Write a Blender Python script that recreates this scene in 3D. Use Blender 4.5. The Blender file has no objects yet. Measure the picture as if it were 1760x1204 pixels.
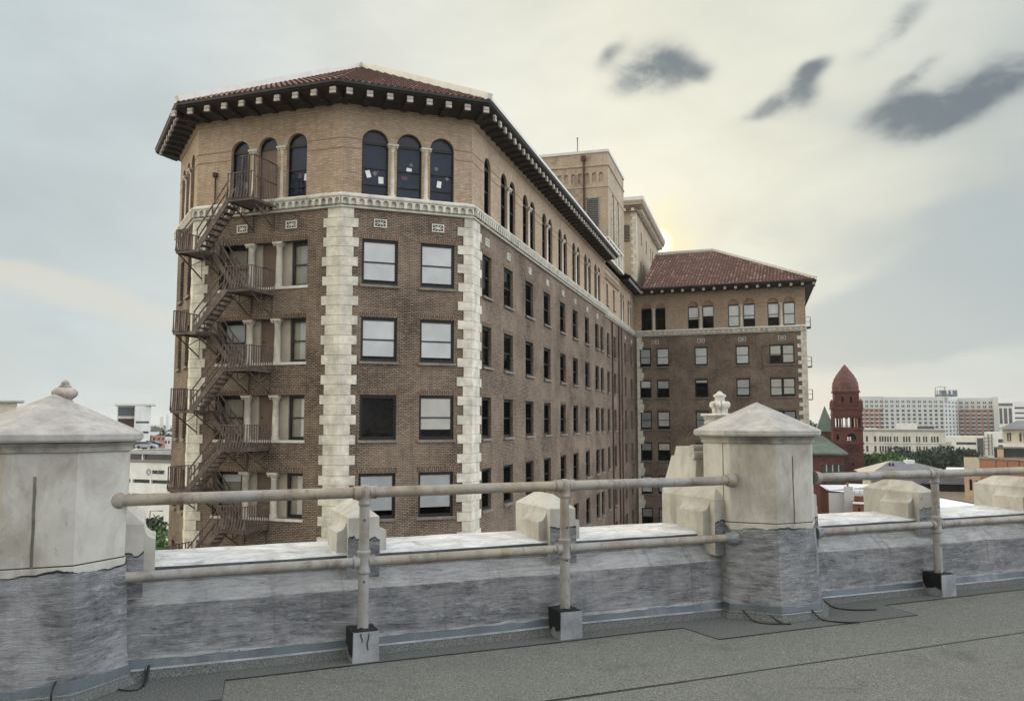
import bpy, math, random
from mathutils import Vector, noise
random.seed(7)
R = math.radians
S = bpy.context.scene
COL = S.collection
EYE = 24.0                      # metres of the lens above the street; all heights below are given from eye level

# ------------------------------------------------------------------ camera
FPX, HOR = 1430.0, 725.0        # focal length and horizon measured on the 1760 px wide photograph
PITCH = math.atan((HOR - 602.0) / FPX)
cam = bpy.data.cameras.new("camera"); camo = bpy.data.objects.new("camera", cam); COL.objects.link(camo)
cam.sensor_fit = 'HORIZONTAL'; cam.sensor_width = 36.0; cam.lens = 36.0 * FPX / 1760.0
cam.clip_start = 0.05; cam.clip_end = 9000
camo.location = (0, 0, EYE); camo.rotation_euler = (math.pi / 2 + PITCH, 0, 0)
S.camera = camo

def ray(x, y):
    u = (x - 880.0) / FPX; v = (602.0 - y) / FPX
    c, s = math.cos(PITCH), math.sin(PITCH)
    return Vector((u, c - v * s, s + v * c))
def at(x, y, Y):
    r = ray(x, y); return r * (Y / r.y)

# ------------------------------------------------------------------ sky, sun, exposure
SUN_AZ, SUN_EL = R(10.05), R(12.0)
S.view_settings.view_transform = 'Standard'; S.view_settings.look = 'None'
S.view_settings.exposure = 0.4; S.view_settings.gamma = 1.0
EXP = 2 ** S.view_settings.exposure
S.cycles.use_denoising = True; S.cycles.denoising_prefilter = 'ACCURATE'
S.cycles.max_bounces = 8; S.cycles.diffuse_bounces = 3; S.cycles.glossy_bounces = 3; S.cycles.transparent_max_bounces = 10
S.cycles.sample_clamp_indirect = 6

def lin(r, g, b):
    f = lambda c: (c / 255 / 12.92) if c / 255 <= 0.04045 else ((c / 255 + 0.055) / 1.055) ** 2.4
    return (f(r), f(g), f(b))
def skyc(r, g, b, k=1.0):
    return tuple(c / EXP * k for c in lin(r, g, b)) + (1,)

W = bpy.data.worlds.new("World"); S.world = W; W.use_nodes = True
nt = W.node_tree; nt.nodes.clear()
class NG:
    def __init__(s, t): s.t = t
    def n(s, ty, **k):
        nd = s.t.nodes.new(ty)
        for a, v in k.items(): setattr(nd, a, v)
        return nd
    def link(s, a, b): s.t.links.new(a, b)
    def put(s, sock, v):
        if hasattr(v, 'is_output') or isinstance(v, bpy.types.NodeSocket): s.t.links.new(v, sock)
        else: sock.default_value = v
    def m(s, op, a, b=None, c=None, clamp=False):
        nd = s.t.nodes.new('ShaderNodeMath'); nd.operation = op; nd.use_clamp = clamp
        s.put(nd.inputs[0], a)
        if b is not None: s.put(nd.inputs[1], b)
        if c is not None: s.put(nd.inputs[2], c)
        return nd.outputs[0]
    def mix(s, f, a, b, mode='MIX'):
        nd = s.t.nodes.new('ShaderNodeMix'); nd.data_type = 'RGBA'; nd.blend_type = mode
        s.put(nd.inputs[0], f); s.put(nd.inputs[6], a); s.put(nd.inputs[7], b)
        return nd.outputs[2]
    def ramp(s, f, stops, interp='LINEAR'):
        nd = s.t.nodes.new('ShaderNodeValToRGB'); cr = nd.color_ramp; cr.interpolation = interp
        while len(cr.elements) < len(stops): cr.elements.new(0.5)
        for e, (p, c) in zip(cr.elements, stops):
            e.position = p; e.color = c if len(c) == 4 else tuple(c) + (1,)
        s.put(nd.inputs[0], f); return nd.outputs[0]
    def noise(s, vec, scale, detail=4, rough=0.55, dist=0.0, out=0):
        nd = s.t.nodes.new('ShaderNodeTexNoise')
        if vec is not None: s.put(nd.inputs['Vector'], vec)
        nd.inputs['Scale'].default_value = scale; nd.inputs['Detail'].default_value = detail
        nd.inputs['Roughness'].default_value = rough; nd.inputs['Distortion'].default_value = dist
        return nd.outputs[out]
    def mapr(s, v, a, b, c=0.0, d=1.0, smooth=False):
        nd = s.t.nodes.new('ShaderNodeMapRange')
        if smooth: nd.interpolation_type = 'SMOOTHSTEP'
        s.put(nd.inputs[0], v)
        for i, x in zip((1, 2, 3, 4), (a, b, c, d)): s.put(nd.inputs[i], x)
        return nd.outputs[0]
    def scalev(s, vec, x, y, z):
        nd = s.t.nodes.new('ShaderNodeMapping'); s.put(nd.inputs[0], vec); nd.inputs['Scale'].default_value = (x, y, z)
        return nd.outputs[0]

g = NG(nt)
tc = g.n('ShaderNodeTexCoord').outputs['Generated']
sp = g.n('ShaderNodeSeparateXYZ'); g.link(tc, sp.inputs[0])
dx, dy, dz = sp.outputs
az = g.m('ARCTAN2', dx, dy); el = g.m('ARCSINE', dz)
azd = g.m('MULTIPLY', az, 180 / math.pi); eld = g.m('MULTIPLY', el, 180 / math.pi)
base = g.ramp(g.mapr(azd, -180, 180), [
    (0.0, skyc(233, 231, 226, 1.25)), (0.09, skyc(233, 231, 226, 1.1)), (0.17, skyc(240, 234, 218, 2.2)), (0.25, skyc(246, 235, 210, 5.4)), (0.32, skyc(244, 232, 208, 3.4)), (0.375, skyc(238, 228, 208, 1.3)), (0.405, skyc(197, 208, 211)),
    (0.44, skyc(207, 215, 215)), (0.478, skyc(233, 234, 224)), (0.52, skyc(237, 236, 219)), (0.555, skyc(227, 228, 213)),
    (0.59, skyc(205, 210, 204)), (0.64, skyc(200, 207, 209, 1.2)), (0.72, skyc(226, 231, 237, 4.4)), (0.79, skyc(226, 231, 238, 5.0)), (0.88, skyc(230, 231, 234, 2.1)), (1.0, skyc(233, 231, 226, 1.25))])
low = g.ramp(g.mapr(azd, -180, 180), [(0.0, skyc(225, 228, 228, 1.2)), (0.25, skyc(240, 230, 208, 4.6)), (0.36, skyc(225, 220, 208)), (0.42, skyc(204, 214, 216)), (0.5, skyc(214, 216, 204)), (0.56, skyc(204, 211, 208)), (0.62, skyc(194, 203, 204)), (0.76, skyc(226, 230, 235, 4.2)), (1.0, skyc(225, 228, 228, .9))])
base = g.mix(g.mapr(eld, 16, 3, 0, 0.9, True), base, low)
zen = g.mapr(eld, 31, 72, 0, 1, True)
base = g.mix(zen, base, skyc(236, 238, 238, 1.9))
# broad uneven cloud deck
cv = g.scalev(tc, 1.0, 1.0, 2.4)
n1 = g.noise(cv, 2.6, 6, 0.55, 0.3); n2 = g.noise(cv, 7.0, 5, 0.6, 0.6)
mod = g.m('ADD', g.mapr(n1, 0.3, 0.7, 0.90, 1.11), g.mapr(n2, 0.3, 0.7, -0.035, 0.035))
vm = g.n('ShaderNodeVectorMath', operation='SCALE'); g.link(base, vm.inputs[0]); g.link(mod, vm.inputs[3])
base = vm.outputs[0]
# pale blue openings and soft grey veils
veil = g.mapr(g.noise(g.scalev(tc, 1, 1, 3.2), 3.1, 5, 0.5, 0.5), 0.50, 0.72, 0, 0.42, True)
base = g.mix(g.m('MULTIPLY', veil, g.mapr(eld, 40, 15, 0, 1)), base, skyc(186, 196, 197))
warp = g.noise(g.scalev(tc, 1, 1, 1.5), 9.0, 6, 0.62, 0.4)
wsep = g.n('ShaderNodeSeparateColor'); g.link(g.noise(g.scalev(tc, 1, 1, 1.4), 14.0, 2.5, 0.45, 0.2, 1), wsep.inputs[0])
azw = g.m('ADD', az, g.m('MULTIPLY', g.m('SUBTRACT', wsep.outputs[0], 0.5), 0.022)); elw = g.m('ADD', el, g.m('MULTIPLY', g.m('SUBTRACT', wsep.outputs[1], 0.5), 0.02))
warp2 = g.noise(tc, 26.0, 4, 0.6)
def ellipse(px, py, rx, ry, rot, gauss=False):
    r = ray(px, py).normalized(); a0 = math.atan2(r.x, r.y); e0 = math.asin(r.z)
    c, s_ = math.cos(R(rot)), math.sin(R(rot))
    da = g.m('MULTIPLY', g.m('SUBTRACT', azw, a0), FPX * math.cos(e0)); de = g.m('MULTIPLY', g.m('SUBTRACT', elw, e0), FPX)
    p = g.m('ADD', g.m('MULTIPLY', da, c / rx), g.m('MULTIPLY', de, s_ / rx))
    q = g.m('SUBTRACT', g.m('MULTIPLY', de, c / ry), g.m('MULTIPLY', da, s_ / ry))
    r2 = g.m('ADD', g.m('MULTIPLY', p, p), g.m('MULTIPLY', q, q))
    return g.m('POWER', 2.718, g.m('MULTIPLY', r2, -1.15)) if gauss else g.m('MAXIMUM', g.m('SUBTRACT', 1.0, r2), 0.0)
def dens(lst, gauss=False):
    d = None
    for e in lst:
        v = g.m('MULTIPLY', ellipse(*e[:5], gauss), e[5] if len(e) > 5 else 1.0)
        d = v if d is None else g.m('ADD', d, v)
    return d
dark = dens([(1122, 112, 66, 38, 12, 1.25), (1092, 138, 54, 24, 14, .9), (1165, 122, 30, 34, 0, .8), (1050, 90, 36, 15, 42, 1.0), (1208, 122, 25, 20, 0, 1.0),
             (1362, 168, 46, 26, 8, 1.2), (1386, 130, 28, 18, 25, 1.1), (1408, 110, 24, 13, 0, 1.0), (1308, 187, 38, 12, 25, .9),
             (1538, 50, 62, 19, 36, 1.25), (1535, 196, 56, 30, 5, 1.1), (1590, 198, 64, 38, 5, 1.1), (1660, 170, 66, 34, 20, 1.05), (1735, 130, 60, 34, 22, 1.05), (1600, 225, 70, 20, 15, .6), (1572, 128, 46, 13, 25, .95)], True)
ero = g.noise(g.scalev(tc, 1, 1, 1.7), 15.0, 9, 0.6, 0.25)
dm = g.m('MULTIPLY', dark, g.mapr(ero, 0.30, 0.70, 0.45, 1.6))
dmask = g.m('SUBTRACT', 1.0, g.m('POWER', 2.718, g.m('MULTIPLY', g.m('MULTIPLY', dm, dm), -1.1)))
soft = dens([(1680, 500, 300, 100, 18, 1.3), (1480, 560, 230, 80, 5, .9), (1600, 400, 240, 60, 12, .7), (1740, 300, 160, 80, 20, .5), (1730, 560, 180, 70, 0, .5), (150, 150, 300, 130, -20, .35), (110, 640, 300, 60, 0, .35)])
smask = g.mapr(g.m('ADD', soft, g.m('MULTIPLY', g.m('SUBTRACT', warp, 0.5), 0.6)), 0.1, 1.0, 0, 0.75, True)
streak = dens([(150, 515, 260, 34, -14, 1.0), (60, 470, 140, 26, -10, .7)])
base = g.mix(smask, base, skyc(176, 188, 193))
base = g.mix(g.mapr(streak, 0.05, 1.2, 0, 0.6, True), base, skyc(228, 222, 208))
# brightening round the veiled sun
sd = Vector((math.sin(SUN_AZ) * math.cos(SUN_EL), math.cos(SUN_AZ) * math.cos(SUN_EL), math.sin(SUN_EL)))
dt = g.n('ShaderNodeVectorMath', operation='DOT_PRODUCT'); g.link(tc, dt.inputs[0]); dt.inputs[1].default_value = sd
ang = g.m('MULTIPLY', g.m('ARCCOSINE', g.m('MINIMUM', dt.outputs['Value'], 1.0)), 180 / math.pi)
gl = g.mapr(g.m('ADD', ang, g.m('MULTIPLY', g.m('SUBTRACT', warp, 0.5), 7.0)), 4.0, 0.3, 0, 0.55, True)
base = g.mix(gl, base, skyc(255, 241, 176, 1.03))
base = g.mix(g.mapr(ang, 1.25, 0.35, 0, 1, True), base, skyc(255, 252, 225, 1.6))
ccol = g.ramp(g.m('ADD', g.m('MULTIPLY', dm, 0.55), g.m('MULTIPLY', g.m('SUBTRACT', warp2, 0.5), 0.5)), [(0.0, skyc(186, 190, 186)), (0.4, skyc(150, 157, 162)), (0.8, skyc(120, 132, 139)), (1.0, skyc(108, 121, 130))])
base = g.mix(g.m('MULTIPLY', dmask, 0.95), base, ccol)
below = g.mapr(eld, -1.0, -4.0, 0, 1)
base = g.mix(below, base, skyc(150, 155, 152, .7))
bgc = g.n('ShaderNodeBackground'); g.link(base, bgc.inputs[0]); bgc.inputs[1].default_value = 1.0
skyt = g.n('ShaderNodeTexSky', sky_type='NISHITA'); skyt.sun_disc = False; skyt.sun_elevation = SUN_EL; skyt.sun_rotation = SUN_AZ
bgs = g.n('ShaderNodeBackground'); g.link(skyt.outputs[0], bgs.inputs[0]); bgs.inputs[1].default_value = 0.05
mxs = g.n('ShaderNodeMixShader'); mxs.inputs[0].default_value = 0.93
g.link(bgs.outputs[0], mxs.inputs[1]); g.link(bgc.outputs[0], mxs.inputs[2])
wo = g.n('ShaderNodeOutputWorld'); g.link(mxs.outputs[0], wo.inputs[0])

sl = bpy.data.lights.new("sun", 'SUN'); sl.energy = 0.9; sl.angle = R(14); sl.color = (1.0, 0.9, 0.72)
so = bpy.data.objects.new("sun", sl); COL.objects.link(so); so.location = (0, 0, 120)
so.rotation_euler = (-sd).to_track_quat('-Z', 'Y').to_euler()

# ------------------------------------------------------------------ materials
MATS = {}
def newmat(name):
    m = bpy.data.materials.new(name); m.use_nodes = True; MATS[name] = m
    b = m.node_tree.nodes['Principled BSDF']
    return m, NG(m.node_tree), b
def objc(g): return g.n('ShaderNodeTexCoord').outputs['Object']
def uvc(g): return g.n('ShaderNodeTexCoord').outputs['UV']
def bump(g, b, h, strength=0.3, dist=0.02):
    n = g.n('ShaderNodeBump'); n.inputs['Strength'].default_value = strength; n.inputs['Distance'].default_value = dist
    g.link(h, n.inputs['Height']); g.link(n.outputs[0], b.inputs['Normal'])
def plain(name, c, rough=0.7, var=0.15, scale=3.0, metal=0.0, bmp=0.0, c2=None, stain=None, spec=0.4, detail=5):
    m, g, b = newmat(name)
    co = objc(g); n = g.noise(co, scale, detail, 0.6)
    c2 = c2 or tuple(x * (1 - var * 2) for x in c)
    col = g.mix(g.mapr(n, 0.3, 0.7), tuple(c2) + (1,), tuple(min(1, x * (1 + var * .5)) for x in c) + (1,))
    if stain:
        k = g.mapr(g.noise(g.scalev(co, 1, 1, stain[2] if len(stain) > 2 else 0.3), stain[1], 6, 0.65, 0.4), 0.52, 0.7, 0, stain[3] if len(stain) > 3 else 0.8)
        col = g.mix(k, col, tuple(stain[0]) + (1,))
    g.put(b.inputs['Base Color'], col); b.inputs['Roughness'].default_value = rough
    b.inputs['Metallic'].default_value = metal; b.inputs['Specular IOR Level'].default_value = spec
    if bmp: bump(g, b, n, bmp)
    return m
def brickmat(name, c1, c2, mortar, bw=0.21, rh=0.072, ms=0.009, dirt=(0.05, 0.045, 0.04), dirtk=0.35, rot=False, big=0.25, blot=None):
    m, g, b = newmat(name)
    uv = uvc(g)
    if rot:
        mp = g.n('ShaderNodeMapping'); g.link(uv, mp.inputs[0]); mp.inputs['Rotation'].default_value = (0, 0, math.pi / 2); uv = mp.outputs[0]
    bt = g.n('ShaderNodeTexBrick'); g.link(uv, bt.inputs['Vector'])
    bt.inputs['Color1'].default_value = c1 + (1,); bt.inputs['Color2'].default_value = c2 + (1,); bt.inputs['Mortar'].default_value = mortar + (1,)
    bt.inputs['Scale'].default_value = 1.0; bt.inputs['Mortar Size'].default_value = ms; bt.inputs['Mortar Smooth'].default_value = 0.2
    bt.inputs['Brick Width'].default_value = bw; bt.inputs['Row Height'].default_value = rh; bt.inputs['Bias'].default_value = 0.0
    n = g.noise(uv, 0.35, 6, 0.6, 0.5); n2 = g.noise(g.scalev(uv, 5, 0.5, 1), 1.0, 5, 0.6)
    n3 = g.noise(g.scalev(uv, 4.76, 13.9, 1), 1.0, 2, 0.5)
    col = g.mix(g.mapr(n3, 0.35, 0.75, 0, 0.5), bt.outputs['Color'], tuple(x * 0.62 for x in c2) + (1,))
    col = g.mix(g.mapr(n, 0.35, 0.7, 0, big), col, tuple(x * 1.35 for x in c1) + (1,), 'MIX')
    col = g.mix(g.mapr(n2, 0.5, 0.75, 0, dirtk), col, dirt + (1,))
    if blot: col = g.mix(g.mapr(g.noise(g.scalev(uv, .55, .3, 1), 1.0, 5, .65, .8), .55, .66, 0, blot[1]), col, blot[0] + (1,))
    g.put(b.inputs['Base Color'], col); b.inputs['Roughness'].default_value = 0.9; b.inputs['Specular IOR Level'].default_value = 0.2
    inv = g.m('SUBTRACT', 1.0, bt.outputs['Fac']); bump(g, b, inv, 0.5, 0.008)
    return m
brickmat('brick', (0.36, 0.28, 0.21), (0.16, 0.112, 0.084), (0.012, 0.010, 0.009), ms=0.019, big=.35, dirtk=.5)
brickmat('brick_soldier', (0.30, 0.22, 0.16), (0.17, 0.115, 0.085), (0.02, 0.016, 0.014), bw=0.23, rh=0.085, ms=.02, rot=True)
brickmat('brick_tan', (0.53, 0.415, 0.305), (0.34, 0.25, 0.175), (0.19, 0.14, 0.10), ms=0.010, dirtk=0.55, dirt=(0.24, 0.165, 0.12))
brickmat('brick_tower', (0.52, 0.43, 0.32), (0.38, 0.305, 0.225), (0.27, 0.22, 0.165), ms=0.008, dirtk=0.4, dirt=(0.17, 0.14, 0.115), blot=((0.15, 0.13, 0.115), .75))
brickmat('brick_fill', (0.40, 0.27, 0.20), (0.30, 0.2, 0.145), (0.2, 0.14, 0.1), ms=0.008)
brickmat('brick_red', (0.36, 0.17, 0.105), (0.28, 0.125, 0.075), (0.25, 0.17, 0.13), bw=0.4, rh=0.14)
brickmat('sandstone_red', (0.125, 0.045, 0.034), (0.08, 0.03, 0.025), (0.055, 0.024, 0.02), bw=1.1, rh=0.45, ms=0.03, dirtk=0.5, dirt=(0.045, 0.022, 0.018))
plain('limestone', (0.70, 0.66, 0.555), 0.85, 0.2, 2.2, bmp=0.1, stain=((0.36, 0.345, 0.30), 1.3, 0.35, 0.75))
plain('terracotta_cream', (0.62, 0.57, 0.48), 0.75, 0.14, 2.5, stain=((0.28, 0.26, 0.22), 1.6, 0.3, 0.7), bmp=.15)
plain('belt_stone', (0.66, 0.63, 0.55), 0.8, 0.12, 2.5, stain=((0.26, 0.25, 0.22), 1.3, 0.25, 0.65))
plain('sill_stone', (0.23, 0.20, 0.17), 0.85, 0.2, 3.0)
plain('white_sill', (0.66, 0.63, 0.57), 0.8, 0.12, 3.0)
plain('dark_wood', (0.048, 0.035, 0.028), 0.65, 0.25, 4.0)
plain('bracket_paint', (0.50, 0.46, 0.40), 0.7, 0.2, 6.0)
plain('gutter', (0.035, 0.036, 0.038), 0.5, 0.2, 3.0, metal=0.3)
plain('bronze_frame', (0.009, 0.008, 0.0075), 0.5, 0.2, 6.0)
plain('room', (0.012, 0.011, 0.011), 0.95, 0.3, 1.5)
plain('reflect_blue', (0.04, 0.056, 0.092), 0.95, 0.25, 0.8)  # blue sky reflection painted on the backing behind the arched panes
plain('room_brown', (0.03, 0.02, 0.014), 0.95, 0.45, 1.2)
plain('door_paint', (0.17, 0.115, 0.085), 0.6, 0.12, 2.0)
plain('pier_cream', (0.42, 0.375, 0.30), 0.85, 0.1, 2.0, stain=((0.22, 0.19, 0.15), 1.5, .3, .5))
plain('halo_white', (0.66, 0.65, 0.61), 0.6, 0.06, 2.0)  # white of the bright outline added along the rooflines
plain('escape_paint', (0.10, 0.07, 0.058), 0.55, 0.2, 3.0, c2=(0.06, 0.04, 0.034), stain=((0.22, 0.18, 0.16), 3.0, 1.0, 0.6))
plain('rust_pipe', (0.10, 0.045, 0.035), 0.8, 0.3, 3.0)
plain('paper', (0.8, 0.8, 0.78), 0.8, 0.03)
plain('louver', (0.06, 0.06, 0.06), 0.6, 0.2)
for NAME_, KB in (('blind', (1, 1, 1)), ('blind_gray', (.72, .72, .73)), ('blind_warm', (.9, .86, .78)), ('blind_dim', (.5, .5, .5))):
    m, g, b = newmat(NAME_)
    co = objc(g); wv = g.n('ShaderNodeTexWave', bands_direction='Z'); wv.inputs['Scale'].default_value = 9.0; wv.inputs['Distortion'].default_value = 0.4
    g.link(co, wv.inputs['Vector'])
    c = g.mix(g.mapr(g.noise(co, 1.1, 3), 0.3, 0.7), tuple(.72 * x for x in KB) + (1,), tuple(.9 * x for x in KB) + (1,))
    g.put(b.inputs['Base Color'], g.mix(g.m('MULTIPLY', wv.outputs['Fac'], 0.12), c, (0.3, 0.3, 0.3, 1))); b.inputs['Roughness'].default_value = 0.9
# window glass: clear at normal incidence, mirror-like when grazing
def glass(name, tint=(0.93, 0.95, 0.95), wob=0.02, fl=0.01):
    m = bpy.data.materials.new(name); m.use_nodes = True; MATS[name] = m; t = m.node_tree; t.nodes.clear(); g = NG(t)
    tr = g.n('ShaderNodeBsdfTransparent'); tr.inputs[0].default_value = tint + (1,)
    gs = g.n('ShaderNodeBsdfGlossy'); gs.inputs['Roughness'].default_value = 0.03
    fr = g.n('ShaderNodeFresnel'); fr.inputs[0].default_value = 1.22
    nb = g.n('ShaderNodeBump'); nb.inputs['Strength'].default_value = wob; nb.inputs['Distance'].default_value = 0.05
    g.link(g.noise(objc(g), 1.3, 2), nb.inputs['Height']); g.link(nb.outputs[0], gs.inputs['Normal'])
    mx = g.n('ShaderNodeMixShader'); g.link(g.m('ADD', fr.outputs[0], fl, clamp=True), mx.inputs[0]); g.link(tr.outputs[0], mx.inputs[1]); g.link(gs.outputs[0], mx.inputs[2])
    o = g.n('ShaderNodeOutputMaterial'); g.link(mx.outputs[0], o.inputs[0]); return m
plain('screen', (0.005, 0.005, 0.0055), .9, .4, 1.0, spec=.0); glass('glass', wob=.01, fl=0.0); glass('glass_arch', (0.8, 0.84, 0.9), 0.01, 0.012)
m, g, b = newmat('far_glass'); b.inputs['Base Color'].default_value = (0.03, 0.034, 0.04, 1); b.inputs['Roughness'].default_value = 0.15
g.put(b.inputs['Base Color'], g.mix(g.mapr(g.noise(objc(g), 0.21, 3), .35, .65), (0.02, 0.023, 0.027, 1), (0.075, 0.08, 0.085, 1)))
# clay tiles: one tone per tile, from the tile index held in the UVs
m, g, b = newmat('clay_tile')
wn = g.n('ShaderNodeTexWhiteNoise', noise_dimensions='2D'); g.link(uvc(g), wn.inputs['Vector'])
col = g.ramp(wn.outputs['Value'], [(0.0, (0.06, 0.03, 0.026)), (0.3, (0.16, 0.07, 0.05)), (0.55, (0.105, 0.046, 0.036)), (0.75, (0.235, 0.108, 0.074)), (0.9, (0.31, 0.18, 0.125)), (1.0, (0.42, 0.31, 0.235))])
col = g.mix(g.mapr(g.noise(objc(g), 0.5, 5, .6), 0.45, 0.7, 0, 0.55), col, (0.075, 0.04, 0.036, 1))
g.put(b.inputs['Base Color'], col); b.inputs['Roughness'].default_value = 0.8
plain('tile_bed', (0.09, 0.05, 0.042), 0.9, 0.2)
# roof deck: mineral cap sheet
m, g, b = newmat('cap_sheet')
co = objc(g)
v = g.noise(co, 95, 3, 0.75); v2 = g.noise(co, 38, 3, 0.7); big = g.noise(co, 0.8, 5, 0.6); mid = g.noise(g.scalev(co, 1, 2.2, 1), 4.0, 5, .6)
col = g.ramp(g.mapr(v, 0.28, 0.72), [(0, (0.026, 0.028, 0.026)), (0.45, (0.105, 0.11, 0.098)), (1, (0.30, 0.31, 0.28))])
col = g.mix(g.mapr(v2, 0.35, 0.7, 0, 0.55), col, (0.105, 0.108, 0.10, 1))
col = g.mix(g.mapr(big, 0.35, 0.7, 0.0, 0.45), col, (0.10, 0.104, 0.098, 1))
col = g.mix(g.mapr(mid, 0.5, 0.8, 0.0, 0.3), col, (0.175, 0.178, 0.158, 1))
col = g.mix(g.mapr(g.noise(g.scalev(co, 1, 1, 1), 1.9, 6, .7, .6), .56, .68, 0, .5), col, (0.06, 0.063, 0.058, 1))
g.put(b.inputs['Base Color'], col); b.inputs['Roughness'].default_value = 0.95; b.inputs['Specular IOR Level'].default_value = .15
bump(g, b, v, 0.6, 0.004)
m, g, b = newmat('base_sheet')
co = objc(g); v = g.noise(co, 110, 3, 0.7); big = g.noise(co, 1.5, 5, 0.6)
col = g.ramp(g.mapr(v, 0.3, 0.7), [(0, (0.028, 0.031, 0.031)), (0.45, (0.078, 0.083, 0.08)), (1, (0.19, 0.198, 0.19))])
col = g.mix(g.mapr(big, 0.4, 0.7, 0, 0.5), col, (0.10, 0.105, 0.10, 1))
g.put(b.inputs['Base Color'], col); b.inputs['Roughness'].default_value = 0.95; b.inputs['Specular IOR Level'].default_value = .15
bump(g, b, v, 0.5, 0.003)
# aluminium roof coating brushed thickly over the parapet
for NAME_, SC in (('silver_coat', ((0.03, 0.031, 0.033), (0.135, 0.14, 0.147), (0.245, 0.252, 0.262), (0.47, 0.475, 0.485))), ('pale_lit_coat', ((0.16, 0.165, 0.17), (0.29, 0.295, 0.30), (0.43, 0.435, 0.44), (0.64, 0.645, 0.645)))):  # paler copy paints sky light onto the ledge, also whitens the base rim
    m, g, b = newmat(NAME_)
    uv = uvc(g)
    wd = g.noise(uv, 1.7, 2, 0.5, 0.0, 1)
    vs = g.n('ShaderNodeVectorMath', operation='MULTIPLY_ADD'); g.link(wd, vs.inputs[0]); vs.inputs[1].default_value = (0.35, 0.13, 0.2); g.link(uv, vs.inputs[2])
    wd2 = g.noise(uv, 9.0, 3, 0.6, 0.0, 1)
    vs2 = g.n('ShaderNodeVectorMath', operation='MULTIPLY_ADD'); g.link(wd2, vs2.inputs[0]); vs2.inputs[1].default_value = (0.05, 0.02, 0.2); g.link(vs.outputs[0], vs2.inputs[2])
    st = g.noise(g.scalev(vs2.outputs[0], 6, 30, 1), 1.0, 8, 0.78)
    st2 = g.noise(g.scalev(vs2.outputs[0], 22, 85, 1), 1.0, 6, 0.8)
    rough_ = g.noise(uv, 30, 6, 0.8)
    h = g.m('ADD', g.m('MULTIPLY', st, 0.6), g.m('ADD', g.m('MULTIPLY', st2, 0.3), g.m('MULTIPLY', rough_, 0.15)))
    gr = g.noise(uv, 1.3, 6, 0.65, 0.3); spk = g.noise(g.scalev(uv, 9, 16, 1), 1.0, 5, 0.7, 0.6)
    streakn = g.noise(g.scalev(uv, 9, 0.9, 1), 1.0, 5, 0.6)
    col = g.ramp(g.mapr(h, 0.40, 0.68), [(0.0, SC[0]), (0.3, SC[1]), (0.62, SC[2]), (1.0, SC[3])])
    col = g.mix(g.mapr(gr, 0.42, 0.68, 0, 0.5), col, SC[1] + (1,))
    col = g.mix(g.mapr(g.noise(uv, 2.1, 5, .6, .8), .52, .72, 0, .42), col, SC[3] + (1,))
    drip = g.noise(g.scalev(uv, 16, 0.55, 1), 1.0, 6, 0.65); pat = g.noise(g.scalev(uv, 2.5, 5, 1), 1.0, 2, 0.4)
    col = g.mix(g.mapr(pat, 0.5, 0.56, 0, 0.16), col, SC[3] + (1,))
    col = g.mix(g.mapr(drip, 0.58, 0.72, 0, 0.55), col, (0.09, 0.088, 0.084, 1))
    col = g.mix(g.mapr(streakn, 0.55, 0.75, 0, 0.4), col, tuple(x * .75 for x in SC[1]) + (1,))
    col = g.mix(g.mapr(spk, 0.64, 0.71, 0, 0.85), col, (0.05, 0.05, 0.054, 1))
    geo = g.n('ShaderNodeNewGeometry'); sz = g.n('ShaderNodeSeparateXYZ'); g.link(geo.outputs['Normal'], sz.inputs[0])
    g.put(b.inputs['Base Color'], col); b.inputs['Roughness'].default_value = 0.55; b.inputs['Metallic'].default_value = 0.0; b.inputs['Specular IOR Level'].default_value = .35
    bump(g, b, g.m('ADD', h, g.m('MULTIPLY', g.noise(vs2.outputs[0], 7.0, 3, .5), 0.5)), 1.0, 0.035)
# thicker, whiter coat on the parapet top
m, g, b = newmat('white_coat')
uv = uvc(g); st = g.noise(g.scalev(uv, 4, 12, 1), 1.0, 5, .65, 1.0); sp_ = g.noise(uv, 6, 6, .7, .5)
col = g.mix(g.mapr(st, .35, .7), (0.36, 0.37, 0.375, 1), (0.70, 0.70, 0.69, 1))
col = g.mix(g.mapr(g.noise(uv, 2.4, 6, .7, 1.0), .5, .68, 0, .6), col, (0.30, 0.305, 0.31, 1))
col = g.mix(g.mapr(sp_, .58, .68, 0, .8), col, (0.15, 0.15, 0.15, 1))
g.put(b.inputs['Base Color'], col); b.inputs['Roughness'].default_value = .6; bump(g, b, st, .6, .02)
# stuccoed cast stone of the parapet piers and merlons
m, g, b = newmat('stucco')
co = objc(g)
n = g.noise(co, 3.0, 6, .6); f = g.noise(co, 40, 4, .7); stn = g.noise(g.scalev(co, 2.0, 2.0, 1.1), 1.6, 6, .7, .6); blk = g.noise(co, 14, 5, .7, .6)
col = g.mix(g.mapr(n, .3, .7), (0.32, 0.308, 0.272, 1), (0.46, 0.448, 0.41, 1))
col = g.mix(g.mapr(stn, .44, .66, 0, .85), col, (0.235, 0.212, 0.172, 1))
col = g.mix(g.mapr(g.noise(co, 1.1, 4, .6), .45, .65, 0, .35), col, (0.55, 0.54, 0.50, 1))
col = g.mix(g.mapr(g.noise(g.scalev(co, 6, 6, 1.2), 1.0, 6, .7, .5), .54, .74, 0, .35), col, (0.17, 0.16, 0.14, 1))
col = g.mix(g.mapr(blk, .66, .75, 0, .8), col, (0.11, 0.105, 0.095, 1))
g.put(b.inputs['Base Color'], col); b.inputs['Roughness'].default_value = .9; b.inputs['Specular IOR Level'].default_value = .2
bump(g, b, f, .25, .004)
m, g, b = newmat('cap_stone')
co = objc(g); n = g.noise(co, 4, 6, .65, .3); f = g.noise(co, 32, 5, .75)
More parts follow.
